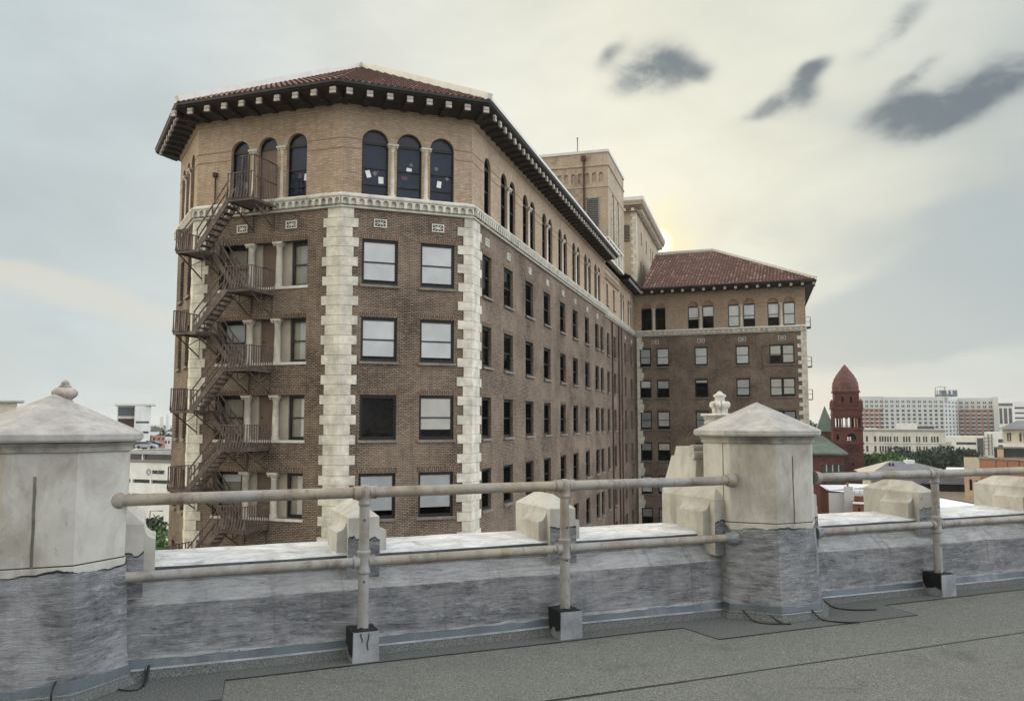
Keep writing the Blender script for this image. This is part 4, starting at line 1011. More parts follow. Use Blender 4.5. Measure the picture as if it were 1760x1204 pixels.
def band(mb, faces, prof, mi=0, smooth=False, eave=False):
    """sweep an outward profile [(d, z), ...] round the corners"""
    rows = []
    for d, z in prof: rows.append([V((p.x, p.y, z)) for p in mitre(faces, d, eave)])
    mb.grid(rows, mi, smooth)
for rn, nm in ((RUN1, 0), (RUN2, 1)):
    mb = MB()
    band(mb, rn, [(.0, 9.13), (.10, 9.125), (.13, 9.14), (.14, 9.18), (.11, 9.21), (.07, 9.22)])
    band(mb, rn, [(.07, 9.22), (.07, 9.57)])
    band(mb, rn, [(.17, 9.54), (.21, 9.555), (.24, 9.59), (.25, 9.63), (.25, 9.66), (.22, 9.68), (.16, 9.71), (.12, 9.77), (.0, 9.775)])
    mb.build('belt_course', ['belt_stone'], hotel)
for F, L in ((FD, FD.L), (FA, FA.L), (FB, FB.L), (FC, JOG), (F2, F2.L), (FE, FE.L)):
    pit, hw_ = (.33, .115) if F is not FE else (.50, .18)
    mb = MB(); n = max(1, round((L - .1) / pit)); p = (L + .1) / n; hs = []
    a0 = -.05
    for k in range(n): c = a0 + p * (k + .5); hs.append((c - hw_, c + hw_, 9.265, 9.53 - hw_ , 'a'))
    wall_panel(mb, F, a0, a0 + L + .1 if F is not FE else L, 9.27, 9.55, hs, .14, .20)
    for k in range(n + 1):
        c = a0 + p * k
        if k: mb.face([F.P(c - p / 2 + hw_, .20, 9.27), F.P(c - p / 2 + hw_, .08, 9.20), F.P(c + p / 2 - hw_, .08, 9.20), F.P(c + p / 2 - hw_, .20, 9.27)])
    mb.build('corbel_frieze', ['belt_stone'], hotel)
# cornice strip under the soffit and string lines level with the springing
mb = MB(); band(mb, RUN1, [(.0, 13.44), (.05, 13.45), (.07, 13.5), (.05, 13.53), (.10, 13.58), (.12, 13.66)])
band(mb, RUN2, [(.0, 13.44), (.05, 13.45), (.07, 13.5), (.05, 13.53), (.10, 13.58), (.12, 13.66)]); mb.build('cornice', ['brick_tan'], hotel)
def strips(F, L, gaps, z):
    x = 0
    for a, b_ in gaps + [(L, L)]:
        if a - x > .05: mb = MB(); mb.box(F.P((x + a) / 2, .004, z), F.t * (a - x) / 2, F.n * .014, UP * .025); mb.build('string_line', ['brick_fill'], hotel)
        x = b_
for F, L, gp in ((FD, FD.L, [(.72, 4.58)]), (FA, FA.L, [(1.8, 5.84)]), (FB, FB.L, [(.79, 5.02)]), (FC, JOG, [(1.74, 2.82)] + [(c - 1.36, c + 1.36) for c in (5.8, 9.95, 14.3, 18.6, 22.95, 27.2, 31.3)]), (FE, FE.L, [(.5, 3.14), (5.47, 8.18), (9.6, 12.34), (13.54, 16.25)])):
    for z in (SPR + .08, SPR - .35):
        strips(F, L, gp, z)

# ornamental square panels
def panel(F, u, z, w=.56, h=.36):
    mb = MB(); d = .03
    for a, b_, c, e in ((-w / 2, w / 2, h / 2 - .05, h / 2), (-w / 2, w / 2, -h / 2, -h / 2 + .05), (-w / 2, -w / 2 + .05, -h / 2 + .05, h / 2 - .05), (w / 2 - .05, w / 2, -h / 2 + .05, h / 2 - .05)):
        mb.box(F.P(u + (a + b_) / 2, d / 2, z + (c + e) / 2), F.t * (b_ - a) / 2, F.n * d, UP * (e - c) / 2)
    for k in range(4):
        a = math.pi * k / 4; x = math.cos(a) * (w / 2 - .05); y = math.sin(a) * (h / 2 - .05)
        mb.bar(F.P(u - x, .012 + .002 * k, z - y), F.P(u + x, .012 + .002 * k, z + y), .035, .03, 0, F.n)
    mb.box(F.P(u, .02, z), F.t * .06, F.n * .026, UP * .05)
    o = mb.build('ornament_panel', ['belt_stone'], hotel)
    bk = MB(); bk.face([F.P(u - w / 2, .003, z - h / 2), F.P(u + w / 2, .003, z - h / 2), F.P(u + w / 2, .003, z + h / 2), F.P(u - w / 2, .003, z + h / 2)]); bk.build('recess', ['room'], o)
for u in (1.67, 4.25): panel(FB, u, 8.56)
for u in (2.55, 5.1): panel(FA, u, 8.56)
for u in (2.2, 5.8, 10, 14.2, 18.5, 22.4, 26.8, 31): panel(FC, u, 8.5)
for u in (2.0, 6.8, 11.0, 14.9): panel(FE, u, 8.5, .75, .42)
for u in (13.2, 17.5): panel(F2, u, 8.4)

# quoins
def quoin(Fl, Fr, L1, S1, L2, S2, z0=GR, z1=ZBELT0, name='quoin', hh=(.44, .40), th=.05):
    mb = MB(); z = z1; k = 0
    while z > z0:
        h = hh[k % 2]; big = k % 2 == 1
        a = (L1 if big else S1); b_ = (L2 if big else S2)
        a += rnd.uniform(-.03, .03); b_ += rnd.uniform(-.03, .03); t = th + rnd.uniform(0, .006)
        c0 = Fr.p if Fr else Fl.P(Fl.L, 0, 0)
        if Fl and Fr:
            kk = (Fl.n + Fr.n) / (1 + Fl.n.dot(Fr.n))
            po = [Fl.P(Fl.L - a, t, 0), c0 + kk * t, Fr.P(b_, t, 0), Fr.P(b_, -.03, 0), c0 - kk * .03, Fl.P(Fl.L - a, -.03, 0)]
        elif Fl: po = [Fl.P(Fl.L - a, t, 0), Fl.P(Fl.L + t, t, 0), Fl.P(Fl.L + t, -.5, 0), Fl.P(Fl.L - a, -.03, 0)]
        else: po = [Fr.P(0, t, 0), Fr.P(b_, t, 0), Fr.P(b_, -.03, 0), Fr.P(0, -.03, 0)]
        mb.prism([(p.x, p.y) for p in po], z - h + .014, z)
        z -= h; k += 1
    # mortar backing
    return mb.build(name, ['limestone'], hotel)
quoin(FA, FB, .86, .66, .73, .50); quoin(FB, FC1, .65, .38, 1.3, 1.05); quoin(FD, FA, .6, .45, .78, .6)
quoin(FE, None, .85, .5, 0, 0)
mb = MB(); z = ZBELT0; k = 0                              # toothed blocks in the inner corner
while z > -16:
    for w, h in ((.55, .55), (.72, .5), (.62, .35), (.3, 1.95)):
        mb.box(FE.P(w / 2, .02, z - h / 2), FE.t * w / 2, FE.n * .045, UP * (h / 2 - .008)); z -= h
mb.build('quoin', ['limestone'], hotel)

# eaves: soffit, brackets, gutter
OV = 1.5
def eave_run(faces):
    mb = MB(); band(mb, faces, [(.12, 13.66), (.5, 13.72), (OV - .02, 13.92), (OV, 14.02)], eave=True)
    mb.build('soffit', ['dark_wood'], hotel)
    mb = MB(); band(mb, faces, [(OV - .06, 13.95), (OV + .02, 13.95), (OV + .075, 13.985), (OV + .085, 14.06), (OV + .06, 14.075), (OV - .06, 14.06)], 0, False, True)
    mb.build('gutter', ['gutter'], hotel)
RUN3[0].k = .72; F2.k = .72; eave_run(RUN1E); eave_run(RUN3)
def bracket(mb, F, u):
    w = .115
    sec = [(.12, 13.60), (.30, 13.56), (.46, 13.60), (.62, 13.64), (.86, 13.60), (1.02, 13.64), (1.30, 13.62), (1.36, 13.66), (1.36, 13.88), (.12, 13.70)]
    kf = getattr(F, 'k', 1.0)
    a = [F.P(u - w, d * kf, z) for d, z in sec]; b_ = [F.P(u + w, d * kf, z) for d, z in sec]
    n = len(sec)
    for i in range(n):
        j = (i + 1) % n; mb.face([a[i], a[j], b_[j], b_[i]], 0)
    mb.face(a[::-1], 0); mb.face(b_, 0)
    # pale painted scroll end in two lobes
    for z0, z1, d in ((13.585, 13.70, 1.41), (13.73, 13.85, 1.395)):
        mb.box(F.P(u, d * kf - .03, (z0 + z1) / 2), F.t * (w + .012), F.n * .05, UP * (z1 - z0) / 2, 1)
bi = 0
def brackets(F, us, each=True):
    accb = None if each else MB()
    for u in us:
        mb = MB() if each else accb
        bracket(mb, F, u)
        if each: mb.build('eave_bracket', ['dark_wood', 'bracket_paint'], hotel)
    if not each: o = accb.build('distant_bracket', ['dark_wood', 'bracket_paint'], hotel); o['kind'] = 'stuff'
sp_ = lambda a, b_, n: [a + (b_ - a) * k / (n - 1) for k in range(n)]
brackets(FA, sp_(-.25, FA.L + .3, 10)); brackets(FB, sp_(.02, FB.L + .2, 8)); brackets(FD, sp_(.1, FD.L + .35, 8))
cu = [.1 + .82 * k for k in range(42)]
brackets(FC, cu[:34]); brackets(FC, cu[34:], False); brackets(FE, sp_(.9, FE.L + .9, 17)); brackets(F2, [10 + .82 * k for k in range(11)], False)

# tiled roofs: a bed with real barrel ribs on it
def tiled(poly, e0, e1, name, pitch=.27, courses=True, rr=.10, cl=.42):
    """poly: 3D points of a plane; e0 -> e1 the eave, left to right seen from outside"""
    poly = [V(p) for p in poly]; t = (e1 - e0).normalized(); n = (poly[1] - poly[0]).cross(poly[2] - poly[0]).normalized()
    if n.z < 0: n = -n
    up = n.cross(t); 
    if up.z < 0: up = -up
    P2 = [((p - e0).dot(t), (p - e0).dot(up)) for p in poly]
    mb = MB(); mb.face(poly if (poly[1] - poly[0]).cross(poly[2] - poly[0]).z > 0 else poly[::-1], 1)
    s0, s1 = min(p[0] for p in P2), max(p[0] for p in P2); k = 0; s = s0 + pitch / 2
    while s < s1:
        ys = []
        for (xa, ya), (xb, yb) in zip(P2, P2[1:] + P2[:1]):
            if (xa - s) * (xb - s) < 0: ys.append(ya + (yb - ya) * (s - xa) / (xb - xa))
        if len(ys) >= 2:
            y0, y1 = min(ys), max(ys); j = 0; y = y0 - .05
            while y < y1 - .02:
                ye = min(y + cl, y1) if courses else y1
                ra, rb_ = rr, rr * .8; off = rnd.uniform(-.008, .008)
                rows = []
                for yy, q, lift in ((y, ra, .028), (ye, rb_, .0)):
                    rows.append([e0 + t * (s + off - q * math.cos(math.pi * m_ / 5)) + up * yy + n * (q * .85 * math.sin(math.pi * m_ / 5) + lift) for m_ in range(6)])
                for m_ in range(5): mb.face([rows[0][m_ + 1], rows[0][m_], rows[1][m_], rows[1][m_ + 1]][::-1], 0, (k + .5 + 37 * 1, j + .5 + name.__hash__() % 5))
                mb.face(rows[0][::-1] if True else rows[0], 1)
                y = ye; j += 1
        s += pitch; k += 1
    return mb.build('tiled_roof', ['clay_tile', 'tile_bed'], hotel)
ZE = 14.08
eo = [V((p.x, p.y, ZE)) for p in mitre(RUN1E, OV + .02, True)]           # D0, DA, AB, BC, end of the long side
apex = V((-8.21, 44.0, 19.25))
ridge_end = V((apex.x, apex.y, apex.z)) + FC.t * 36
lefteave = [eo[0], eo[0] + FC.t * 44 - V((0, 0, 0))]
tiled([eo[0], eo[1], apex], eo[0], eo[1], 'd'); tiled([eo[1], eo[2], apex], eo[1], eo[2], 'a'); tiled([eo[2], eo[3], apex], eo[2], eo[3], 'b')
tiled([eo[3], eo[4], ridge_end, apex], eo[3], eo[4], 'c', courses=False)
mb = MB(); L0 = eo[0] - FC.n * .0
mb.face([eo[0], apex, ridge_end, eo[0] + FC.t * 40]); mb.build('rear_roof', ['tile_bed'], hotel)
e2 = [V((p.x, p.y, ZE)) for p in mitre(RUN3, OV + .02, True)]
FEo = Face(e2[1], e2[2]); eR = e2[2] + FE.t * 1.1
hipE = eR - FE.t * 11.2 - FE.n * 11.6 + V((0, 0, 5.85)); rl = FC.P(64.5, 1.0, 19.93)
tiled([e2[1], eR, hipE, rl], e2[1], eR, 'e', pitch=.34, rr=.13, cl=.55)
mb = MB(); bk = eR + FC.t * 23
mb.face([eR, bk, hipE]); mb.face([hipE, bk, rl - FE.n * 11, rl]); mb.face([e2[0], e2[1], FC.P(54.5, -7, 18.1), FC.P(44, -7, 18.1)]); mb.build('rear_roof', ['tile_bed'], hotel)
# closing return of the right wing's eave
mb = MB(); a = FE.P(FE.L, 0, 0)
mb.face([FE.P(FE.L, .1, 13.66), FE.P(FE.L, OV, 13.95), V((eR.x, eR.y, 13.95)), V((eR.x, eR.y, 13.95)) + FC.t * 22, FE.P(FE.L, 0, 13.66) + FC.t * 22])
mb.bar(V((eR.x, eR.y, 13.99)) - FE.t * 1.5, V((eR.x, eR.y, 13.99)), .12, .16); mb.bar(V((eR.x, eR.y, 13.99)), V((eR.x, eR.y, 13.99)) + FC.t * 22, .12, .16)
mb.build('eave_return', ['dark_wood'], hotel)
# added white strips drawing a bright halo along hips and ridges
def halo_strip(pts, w=.26, h=.30, lift=.2):
    mb = MB()
    for a, b_ in zip(pts, pts[1:]): mb.bar(V(a) + V((0, 0, lift)), V(b_) + V((0, 0, lift)), w, h)
    mb.build('hip_halo', ['halo_white'], hotel)
halo_strip([eo[1], apex]); halo_strip([eo[3], apex]); halo_strip([eR, hipE], .3, .22, .2); halo_strip([hipE, rl], .3, .22, .2); halo_strip([eo[0], eo[1]], .06, .05, .1)
mb = MB(); mb.bar(eo[3] + V((.06, 0, .10)), eo[4] + V((.06, 0, .10)), .07, .15); mb.build('eave_halo', ['halo_white'], hotel)  # thin white bar added to carry the bright outline along the eave

# roof-top towers
def block(F0, u, dd, wid, ln, z0, z1, mat, name):
    """box whose right side runs with the long facade; returns its front and right faces"""
    c = F0.P(u, dd, 0); fl = c - F0.n * wid
    front = Face(fl, c); right = Face(c, c + F0.t * ln)
    return front, right
tf, tr_ = block(FC, 40.2, -.55, 9.0, 9.6, 14, 25.3, None, None)
def tower(front, right, z0, z1, mat, label, holesF, holesR, depth=.3):
    mb = MB(); wall_panel(mb, front, 0, front.L, z0, z1, holesF, depth); wall_panel(mb, right, 0, right.L, z0, z1, holesR, depth)
    lf = front.p; bk = right.P(right.L, 0, 0); lb = lf + right.t * right.L
    for p, q in ((bk, lb), (lb, lf)):
        f = Face(p, q); mb.face([f.P(0, 0, z0), f.P(f.L, 0, z0), f.P(f.L, 0, z1), f.P(0, 0, z1)])
    mb.face([V((p.x, p.y, z1 - .3)) for p in (front.p, right.p, bk, lb)])
    return mb.build(label, [mat], hotel)
arT = [(2.2 + .66 * k, 2.62 + .66 * k, 22.25, 23.0, 'a') for k in range(10)]
tw = tower(tf, tr_, 14, 25.15, 'brick_tower', 'roof_tower', arT, [(2.2, 3.3, 17.2, 21.2, 'a'), (5.2, 6.3, 17.2, 21.2, 'a')], .12)
mb = MB(); wall_panel(mb, tf, 0, tf.L, 22.1, 23.4, arT, .02, -.125); 
mb.face([tf.P(0, -.13, 22), tf.P(tf.L, -.13, 22), tf.P(tf.L, -.13, 23.5), tf.P(0, -.13, 23.5)])
for a in (2.2, 5.2): mb.face([tr_.P(a, -.12, 17.2), tr_.P(a + 1.1, -.12, 17.2), tr_.P(a + 1.1, -.12, 21.9), tr_.P(a, -.12, 21.9)])
mb.build('blind_arcade', ['brick_tower'], tw)
mb = MB(); band(mb, [tf, tr_], [(.0, 25.05), (.10, 25.08), (.12, 25.32), (.0, 25.36), (-.3, 25.34)]); mb.build('halo_coping', ['halo_white'], tw)  # tower edge whitened to continue the added halo outline
mb = MB(); band(mb, [tf, tr_], [(.0, 23.75), (.09, 23.8), (.1, 23.9), (.0, 23.98)]); band(mb, [tf, tr_], [(.0, 21.75), (.05, 21.78), (.05, 21.88), (.0, 21.92)]); mb.build('string_course', ['brick_tower'], tw)
mb = MB()
for a in (2.2, 5.2):
    z = 16.9; k = 0
    while z < 21.3:
        w = .32 if k % 2 else .2
        for s_, x in ((-1, a), (1, a + 1.1)): mb.box(tr_.P(x + s_ * w / 2, .02, z + .17), tr_.t * w / 2, tr_.n * .04, UP * .16)
        z += .34; k += 1
mb.build('quoin', ['terracotta_cream'], tw)
mb = MB(); mb.box(tf.P(7.55, .03, 19.4), tf.t * .62, tf.n * .05, UP * 1.45, 0)
for k in range(15): mb.box(tf.P(7.55, .095, 18.15 + k * .18), tf.t * .53, tf.n * .02, UP * .06, 1)
mb.build('louver_vent', ['mould_stone', 'louver'], tw)
mb = MB(); mb.tube([tf.P(6.75, .12, 17), tf.P(6.75, .12, 24.7)], .10, 8); mb.box(tf.P(6.75, .14, 24.6), tf.t * .2, tf.n * .14, UP * .22); mb.build('drain_pipe', ['rust_pipe'], tw)
mb = MB(); c = tf.P(5.9, -1.2, 0); mb.tube([c + UP * 25, c + UP * 27.0], .05, 8); mb.ball(c + UP * 27.05, .09, 8); mb.build('roof_mast', ['sill_stone'], tw)
tf2, tr2 = block(FC, 59.3, -.55, 5.0, 23.0, 14, 25, None, None)
tw2 = tower(tf2, tr2, 14, 24.6, 'brick_tower', 'roof_tower', [(3.35, 4.25, 20.6, 22.6)], [(a, a + .8, z0, z1) for a in (4, 9, 13.5, 15.5, 20) for z0, z1 in ((21.0, 22.6),)] + [(a, a + .8, 17.2, 19.0) for a in (3.5, 6)], .18)
mb = MB(); band(mb, [tf2, tr2], [(.0, 24.1), (.15, 24.15), (.2, 24.35), (.55, 24.5), (.9, 24.75), (.9, 24.95), (.95, 25.0), (.95, 25.2), (-.3, 25.6)]); mb.build('tower_cornice', ['brick_tower'], tw2)
mb = MB(); band(mb, [tf2, tr2], [(.92, 25.18), (1.0, 25.2), (1.0, 25.62), (.6, 25.66)]); mb.build('halo_coping', ['halo_white'], tw2)  # added white rim, halo outline of the second tower
for k in range(5): mb = MB(); mb.box(tf2.P(4.7 - .95 * k, .35, 24.25), tf2.t * .16, tf2.n * .3, UP * .16); mb.build('cornice_block', ['terracotta_cream'], tw2)
for k in range(24): mb = MB(); mb.box(tr2.P(.4 + .95 * k, .35, 24.25), tr2.t * .16, tr2.n * .3, UP * .16); mb.build('cornice_block', ['terracotta_cream'], tw2)
mb = MB(); z = 16.0; k = 0
while z < 23.8:
    w = .6 if k % 2 else .42; q = [tf2.P(tf2.L - w, .03, 0), tf2.P(tf2.L, .03, 0) + tr2.n * .03, tr2.P(w * 1.2, .03, 0), tr2.P(w * 1.2, -.02, 0), tr2.P(0, -.02, 0) - tf2.n * .02, tf2.P(tf2.L - w, -.02, 0)]
    mb.prism([(p.x, p.y) for p in q], z, z + .38); z += .4; k += 1
mb.build('quoin', ['limestone'], tw2)
mb = MB(); mb.face([tf2.P(3.3, -.17, 20.5), tf2.P(4.3, -.17, 20.5), tf2.P(4.3, -.17, 22.7), tf2.P(3.3, -.17, 22.7)])
for k in range(11): mb.box(tf2.P(3.8, -.1, 20.7 + k * .18), tf2.t * .45, tf2.n * .03, UP * .05, 1)
for a in (4, 9, 13.5, 15.5, 20): mb.face([tr2.P(a, -.17, 21), tr2.P(a + .8, -.17, 21), tr2.P(a + .8, -.17, 22.6), tr2.P(a, -.17, 22.6)])
for a in (3.5, 6): mb.face([tr2.P(a, -.17, 17.2), tr2.P(a + .8, -.17, 17.2), tr2.P(a + .8, -.17, 19), tr2.P(a, -.17, 19)])
mb.build('louver_vent', ['room', 'sill_stone'], tw2)
# recessed bay: balustrade above, arcaded frieze, down-pipes
mb = MB()
for k in range(6): mb.box(F2.P(1.2 + 1.5 * k, .35, 15.0), F2.t * .16, F2.n * .16, UP * .85)
mb.box(F2.P(5.0, .35, 15.92), F2.t * 4.4, F2.n * .2, UP * .09); mb.box(F2.P(5.0, .35, 14.2), F2.t * 4.4, F2.n * .2, UP * .1)
mb.face([F2.P(.7, .28, 14.2), F2.P(9.3, .28, 14.2), F2.P(9.3, .28, 15.9), F2.P(.7, .28, 15.9)]); mb.build('balustrade', ['belt_stone'], hotel)
mb = MB(); wall_panel(mb, F2, .8, 9.2, 12.5, 13.3, [(1.0 + .62 * k, 1.38 + .62 * k, 12.5, 12.85, 'a') for k in range(13)], .1, .12); mb.build('corbel_frieze', ['brick_tan'], hotel)
for u, d, r_ in ((.35, .12, .09), (4.9, .1, .07), (8.6, .1, .07), (10.4, .1, .06)):
    mb = MB(); mb.tube([F2.P(u, d, -20), F2.P(u, d, 9.1)], r_, 8); mb.build('drain_pipe', ['rust_pipe'], hotel)
mb = MB(); mb.tube([FA.P(1.05, .06, 9.8), FA.P(1.05, .06, 11.1)], .035, 8); mb.box(FA.P(1.05, .08, 11.15), FA.t * .09, FA.n * .08, UP * .1); mb.build('drain_pipe', ['rust_pipe'], hotel)

# ------------------------------------------------------------------ iron fire escape on the left face
fe = thing('fire_escape', FA.P(2.4, .9, -24), 'rusty brown iron fire escape zigzagging down the left face of the brick hotel', 'fire escape', 'iron fire escapes')
D0, D1 = .06, 1.66
def balusters(mb, a, b_, h, n, r=.014, zig=False, top=.022, bulge=None):
    """upright bars between two rails from a to b_ (feet)"""
    a, b_ = V(a), V(b_)
    mb.bar(a + UP * h, b_ + UP * h, .05, .035); mb.bar(a + UP * .06, b_ + UP * .06, .035, .02)
    for k in range(n + 1):
        p = a.lerp(b_, k / n)
        if bulge:
            pts = [p + UP * h, p + UP * h * .55, p + UP * h * .25 + V(bulge) * .35, p + UP * .02 + V(bulge)]
            for x, y in zip(pts, pts[1:]): mb.bar(x, y, r * 2.7, r * 2.4, 0, FA.t)
        else: mb.bar(p, p + UP * h, r * (3.2 if k in (0, n) else 2.4), r * 2.2, 0, FA.t)
def slats(mb, u0, u1, d0, d1, z):
    n = int((d1 - d0) / .09)
    for k in range(n): mb.box(FA.P((u0 + u1) / 2, d0 + (d1 - d0) * (k + .5) / n, z), FA.t * (u1 - u0) / 2, FA.n * .03, UP * .012)
    for u in (u0, u1): mb.box(FA.P(u, (d0 + d1) / 2, z - .03), FA.t * .02, FA.n * (d1 - d0) / 2, UP * .06)
    for d in (d0, d1): mb.box(FA.P((u0 + u1) / 2, d, z - .03), FA.t * (u1 - u0) / 2, FA.n * .02, UP * .06)
def brace(mb, u, z, drop=.95, reach=1.6):
    mb.bar(FA.P(u, reach, z - .06), FA.P(u, .03, z - drop), .045, .045); mb.bar(FA.P(u, .03, z - .06), FA.P(u, .03, z - drop - .1), .05, .04, 0, FA.t)
    mb.bar(FA.P(u, reach * .5, z - .06), FA.P(u, reach * .5, z - drop * .52), .03, .03, 0, FA.t); mb.bar(FA.P(u, .03, z - .1), FA.P(u, reach * .5, z - drop * .52), .03, .03)
def flight(pa, pb, inner, outer, name='stair_flight'):
    """pa top (u, z) to pb foot, lane between depths inner and outer"""
    (ua, za), (ub, zb_) = pa, pb
    mb = MB()
    for d in (inner, outer): mb.bar(FA.P(ua, d, za - .02), FA.P(ub, d, zb_ + .02), .05, .22, 0, UP)
    f = mb.build(name, ['escape_paint'], fe)
    tr = MB(); n = 9
    for k in range(1, n):
        f_ = k / n; tr.box(FA.P(ua + (ub - ua) * f_, (inner + outer) / 2, za + (zb_ - za) * f_), FA.t * .125, FA.n * (outer - inner) / 2 * .97, UP * .022)
    tr.build('stair_tread', ['escape_paint'], f)
    hr = MB()
    for d in (inner, outer):
        for h in (.86, .45): hr.bar(FA.P(ua, d, za + h), FA.P(ub, d, zb_ + h), .045, .045)
        for f_ in (0.02, .5, .98): p = FA.P(ua + (ub - ua) * f_, d, za + (zb_ - za) * f_); hr.bar(p, p + UP * .86, .035, .035, 0, FA.t)
    hr.build('handrail', ['escape_paint'], f)
zP = [9.42, 5.55, 2.2, -1.12, -4.45, -7.85]
for i, z in enumerate(zP):
    mb = MB(); slats(mb, 3.0, 4.32, D0, D1, z); pl = mb.build('platform', ['escape_paint'], fe)
    h = 1.0 if i else 1.15
    mb = MB(); balusters(mb, FA.P(3.0, D1, z), FA.P(4.32, D1, z), h, 9, bulge=FA.n * .14 if i else FA.n * .10); 
    if i == 0:
        hh = 1.85; a, b_ = FA.P(4.32, D1, z), FA.P(4.32, D0, z)
        mb.bar(a + UP * hh, b_ + UP * hh, .05, .035); mb.bar(a, a + UP * hh, .06, .05); mb.bar(b_, b_ + UP * hh, .05, .05); mb.bar(a + UP * .95, b_ + UP * .95, .04, .03)
        for k in range(1, 14): p = a.lerp(b_, k / 14); mb.bar(p, p + UP * hh, .022, .022, 0, FA.t)
        mb.bar(FA.P(3.75, D1, z), FA.P(3.75, D1, z + hh), .12, .03, 0, FA.t); mb.bar(FA.P(4.05, D1, z), FA.P(4.05, D1, z + hh), .10, .03, 0, FA.t); mb.bar(FA.P(3.6, D1, z + hh), FA.P(4.32, D1, z + hh), .05, .03)
    else: balusters(mb, FA.P(4.32, D1, z), FA.P(4.32, D0, z), h, 10)
    mb.build('railing', ['escape_paint'], pl)
    mb = MB(); brace(mb, 3.1, z); brace(mb, 4.2, z); mb.build('brace', ['escape_paint'], pl)
    if i == len(zP) - 1: break
    zl = z - (2.05 if i == 0 else 1.72)
    mb = MB(); slats(mb, .40, 1.62, D0, D1, zl); lp = mb.build('platform', ['escape_paint'], fe)
    mb = MB(); balusters(mb, FA.P(.40, D1, zl), FA.P(1.15, D1, zl), .95, 7, bulge=FA.n * .05); balusters(mb, FA.P(.40, D0, zl), FA.P(.40, D1, zl), .95, 8)
    mb.build('railing', ['escape_paint'], lp)
    mb = MB(); brace(mb, .45, zl); brace(mb, 1.5, zl); mb.build('brace', ['escape_paint'], lp)
    flight((3.0, z), (1.42, zl), .98, 1.62)
    flight((1.62, zl), (3.0, zP[i + 1]), .14, .78)
fx = thing('fire_escape', FE.P(FE.L + .3, -.8, -24), 'iron fire escape railings sticking out past the far right corner of the brick hotel', 'fire escape', 'iron fire escapes')
for z in (9.6, 5.6, 2.3, -1.0):
    mb = MB(); mb.box(FE.P(FE.L + .22, -1.2, z - .03), FE.t * .2, FE.n * .9, UP * .03); p = mb.build('platform', ['escape_paint'], fx)
    mb = MB()
    for h in (.5, .95): mb.bar(FE.P(FE.L + .02, -.3, z + h), FE.P(FE.L + .42, -.3, z + h), .05, .05); mb.bar(FE.P(FE.L + .42, -.3, z + h), FE.P(FE.L + .42, -2.1, z + h), .05, .05)
    for d in (-.3, -1.2, -2.1): mb.bar(FE.P(FE.L + .42, d, z), FE.P(FE.L + .42, d, z + .95), .05, .05)
    mb.build('railing', ['sill_stone'], p)

# ------------------------------------------------------------------ ground, streets, far woods
mb = MB(); s_ = 7000
mb.face([(-s_, -400, GR - .02), (s_, -400, GR - .02), (s_, s_, GR - .02), (-s_, s_, GR - .02)]); tag(mb.build('ground', ['ground']), kind='structure')
mb = MB()
def strip(mb, pts, w, z, mi=0):
    for a, b_ in zip(pts, pts[1:]):
        a, b_ = V(a), V(b_); t = (b_ - a).normalized(); n = V((-t.y, t.x, 0)) * w / 2
        mb.face([(a - n) + UP * z, (b_ - n) + UP * z, (b_ + n) + UP * z, (a + n) + UP * z], mi)
strip(mb, [(-140, 118, 0), (60, 178, 0)], 11, GR + .01); strip(mb, [(-52, -60, 0), (-58, 260, 0)], 10, GR + .006); strip(mb, [(40, 20, 0), (150, 130, 0)], 12, GR + .004)
tag(mb.build('road', ['asphalt']), kind='structure')
mb = MB()
strip(mb, [(-140, 110, 0), (60, 170, 0)], 3, GR + .13); strip(mb, [(-140, 127.5, 0), (60, 187.5, 0)], 5, GR + .13)
tag(mb.build('pavement', ['concrete']), kind='structure')
mb = MB(); strip(mb, [(-120, 152, 0), (-20, 172, 0)], 26, GR + .02); tag(mb.build('parking_lot', ['concrete']), kind='structure')

def leaves(mb, c, rad, n, size, rr, squash=.8, mi=0):
    for k in range(n):
        a = rr.uniform(0, 2 * math.pi); zz = rr.uniform(-1, 1); r_ = (rr.random() ** .45)
        p = V(c) + V((rad * r_ * math.cos(a) * math.sqrt(1 - zz * zz), rad * r_ * math.sin(a) * math.sqrt(1 - zz * zz), rad * squash * r_ * zz))
        x = V((rr.uniform(-1, 1), rr.uniform(-1, 1), rr.uniform(-1, 1))).normalized(); y = x.cross(V((rr.uniform(-1, 1), rr.uniform(-1, 1), rr.uniform(-.3, 1)))).normalized()
        s = size * rr.uniform(.6, 1.3); mb.face([p - x * s, p + y * s * .55, p + x * s, p - y * s * .55], mi)
def tree_proto(seed, H, spread, leaf, n=1500, size=.5):
    rr = random.Random(seed); tk = MB(); cr = MB()
    tk.tube([(0, 0, 0), (.1, 0, H * .25), (.0, .15, H * .5), (0, 0, H * .75)], [.42, .33, .24, .1], 8)
    blobs = []
    for k in range(11):
        a = rr.uniform(0, 6.28); q = rr.uniform(.1, 1) * spread; zz = H * rr.uniform(.42, .86); c = V((math.cos(a) * q, math.sin(a) * q, zz - .12 * q * q / spread))
        blobs.append((c, spread * rr.uniform(.33, .55))); tk.tube([(0, 0, H * rr.uniform(.25, .5)), tuple(c * .6 + V((0, 0, zz * .38))), tuple(c)], [.16, .1, .04], 5)
    for c, r_ in blobs: leaves(cr, c, r_, n // 11, size, rr)
    return tk, cr, leaf
TREES = {}
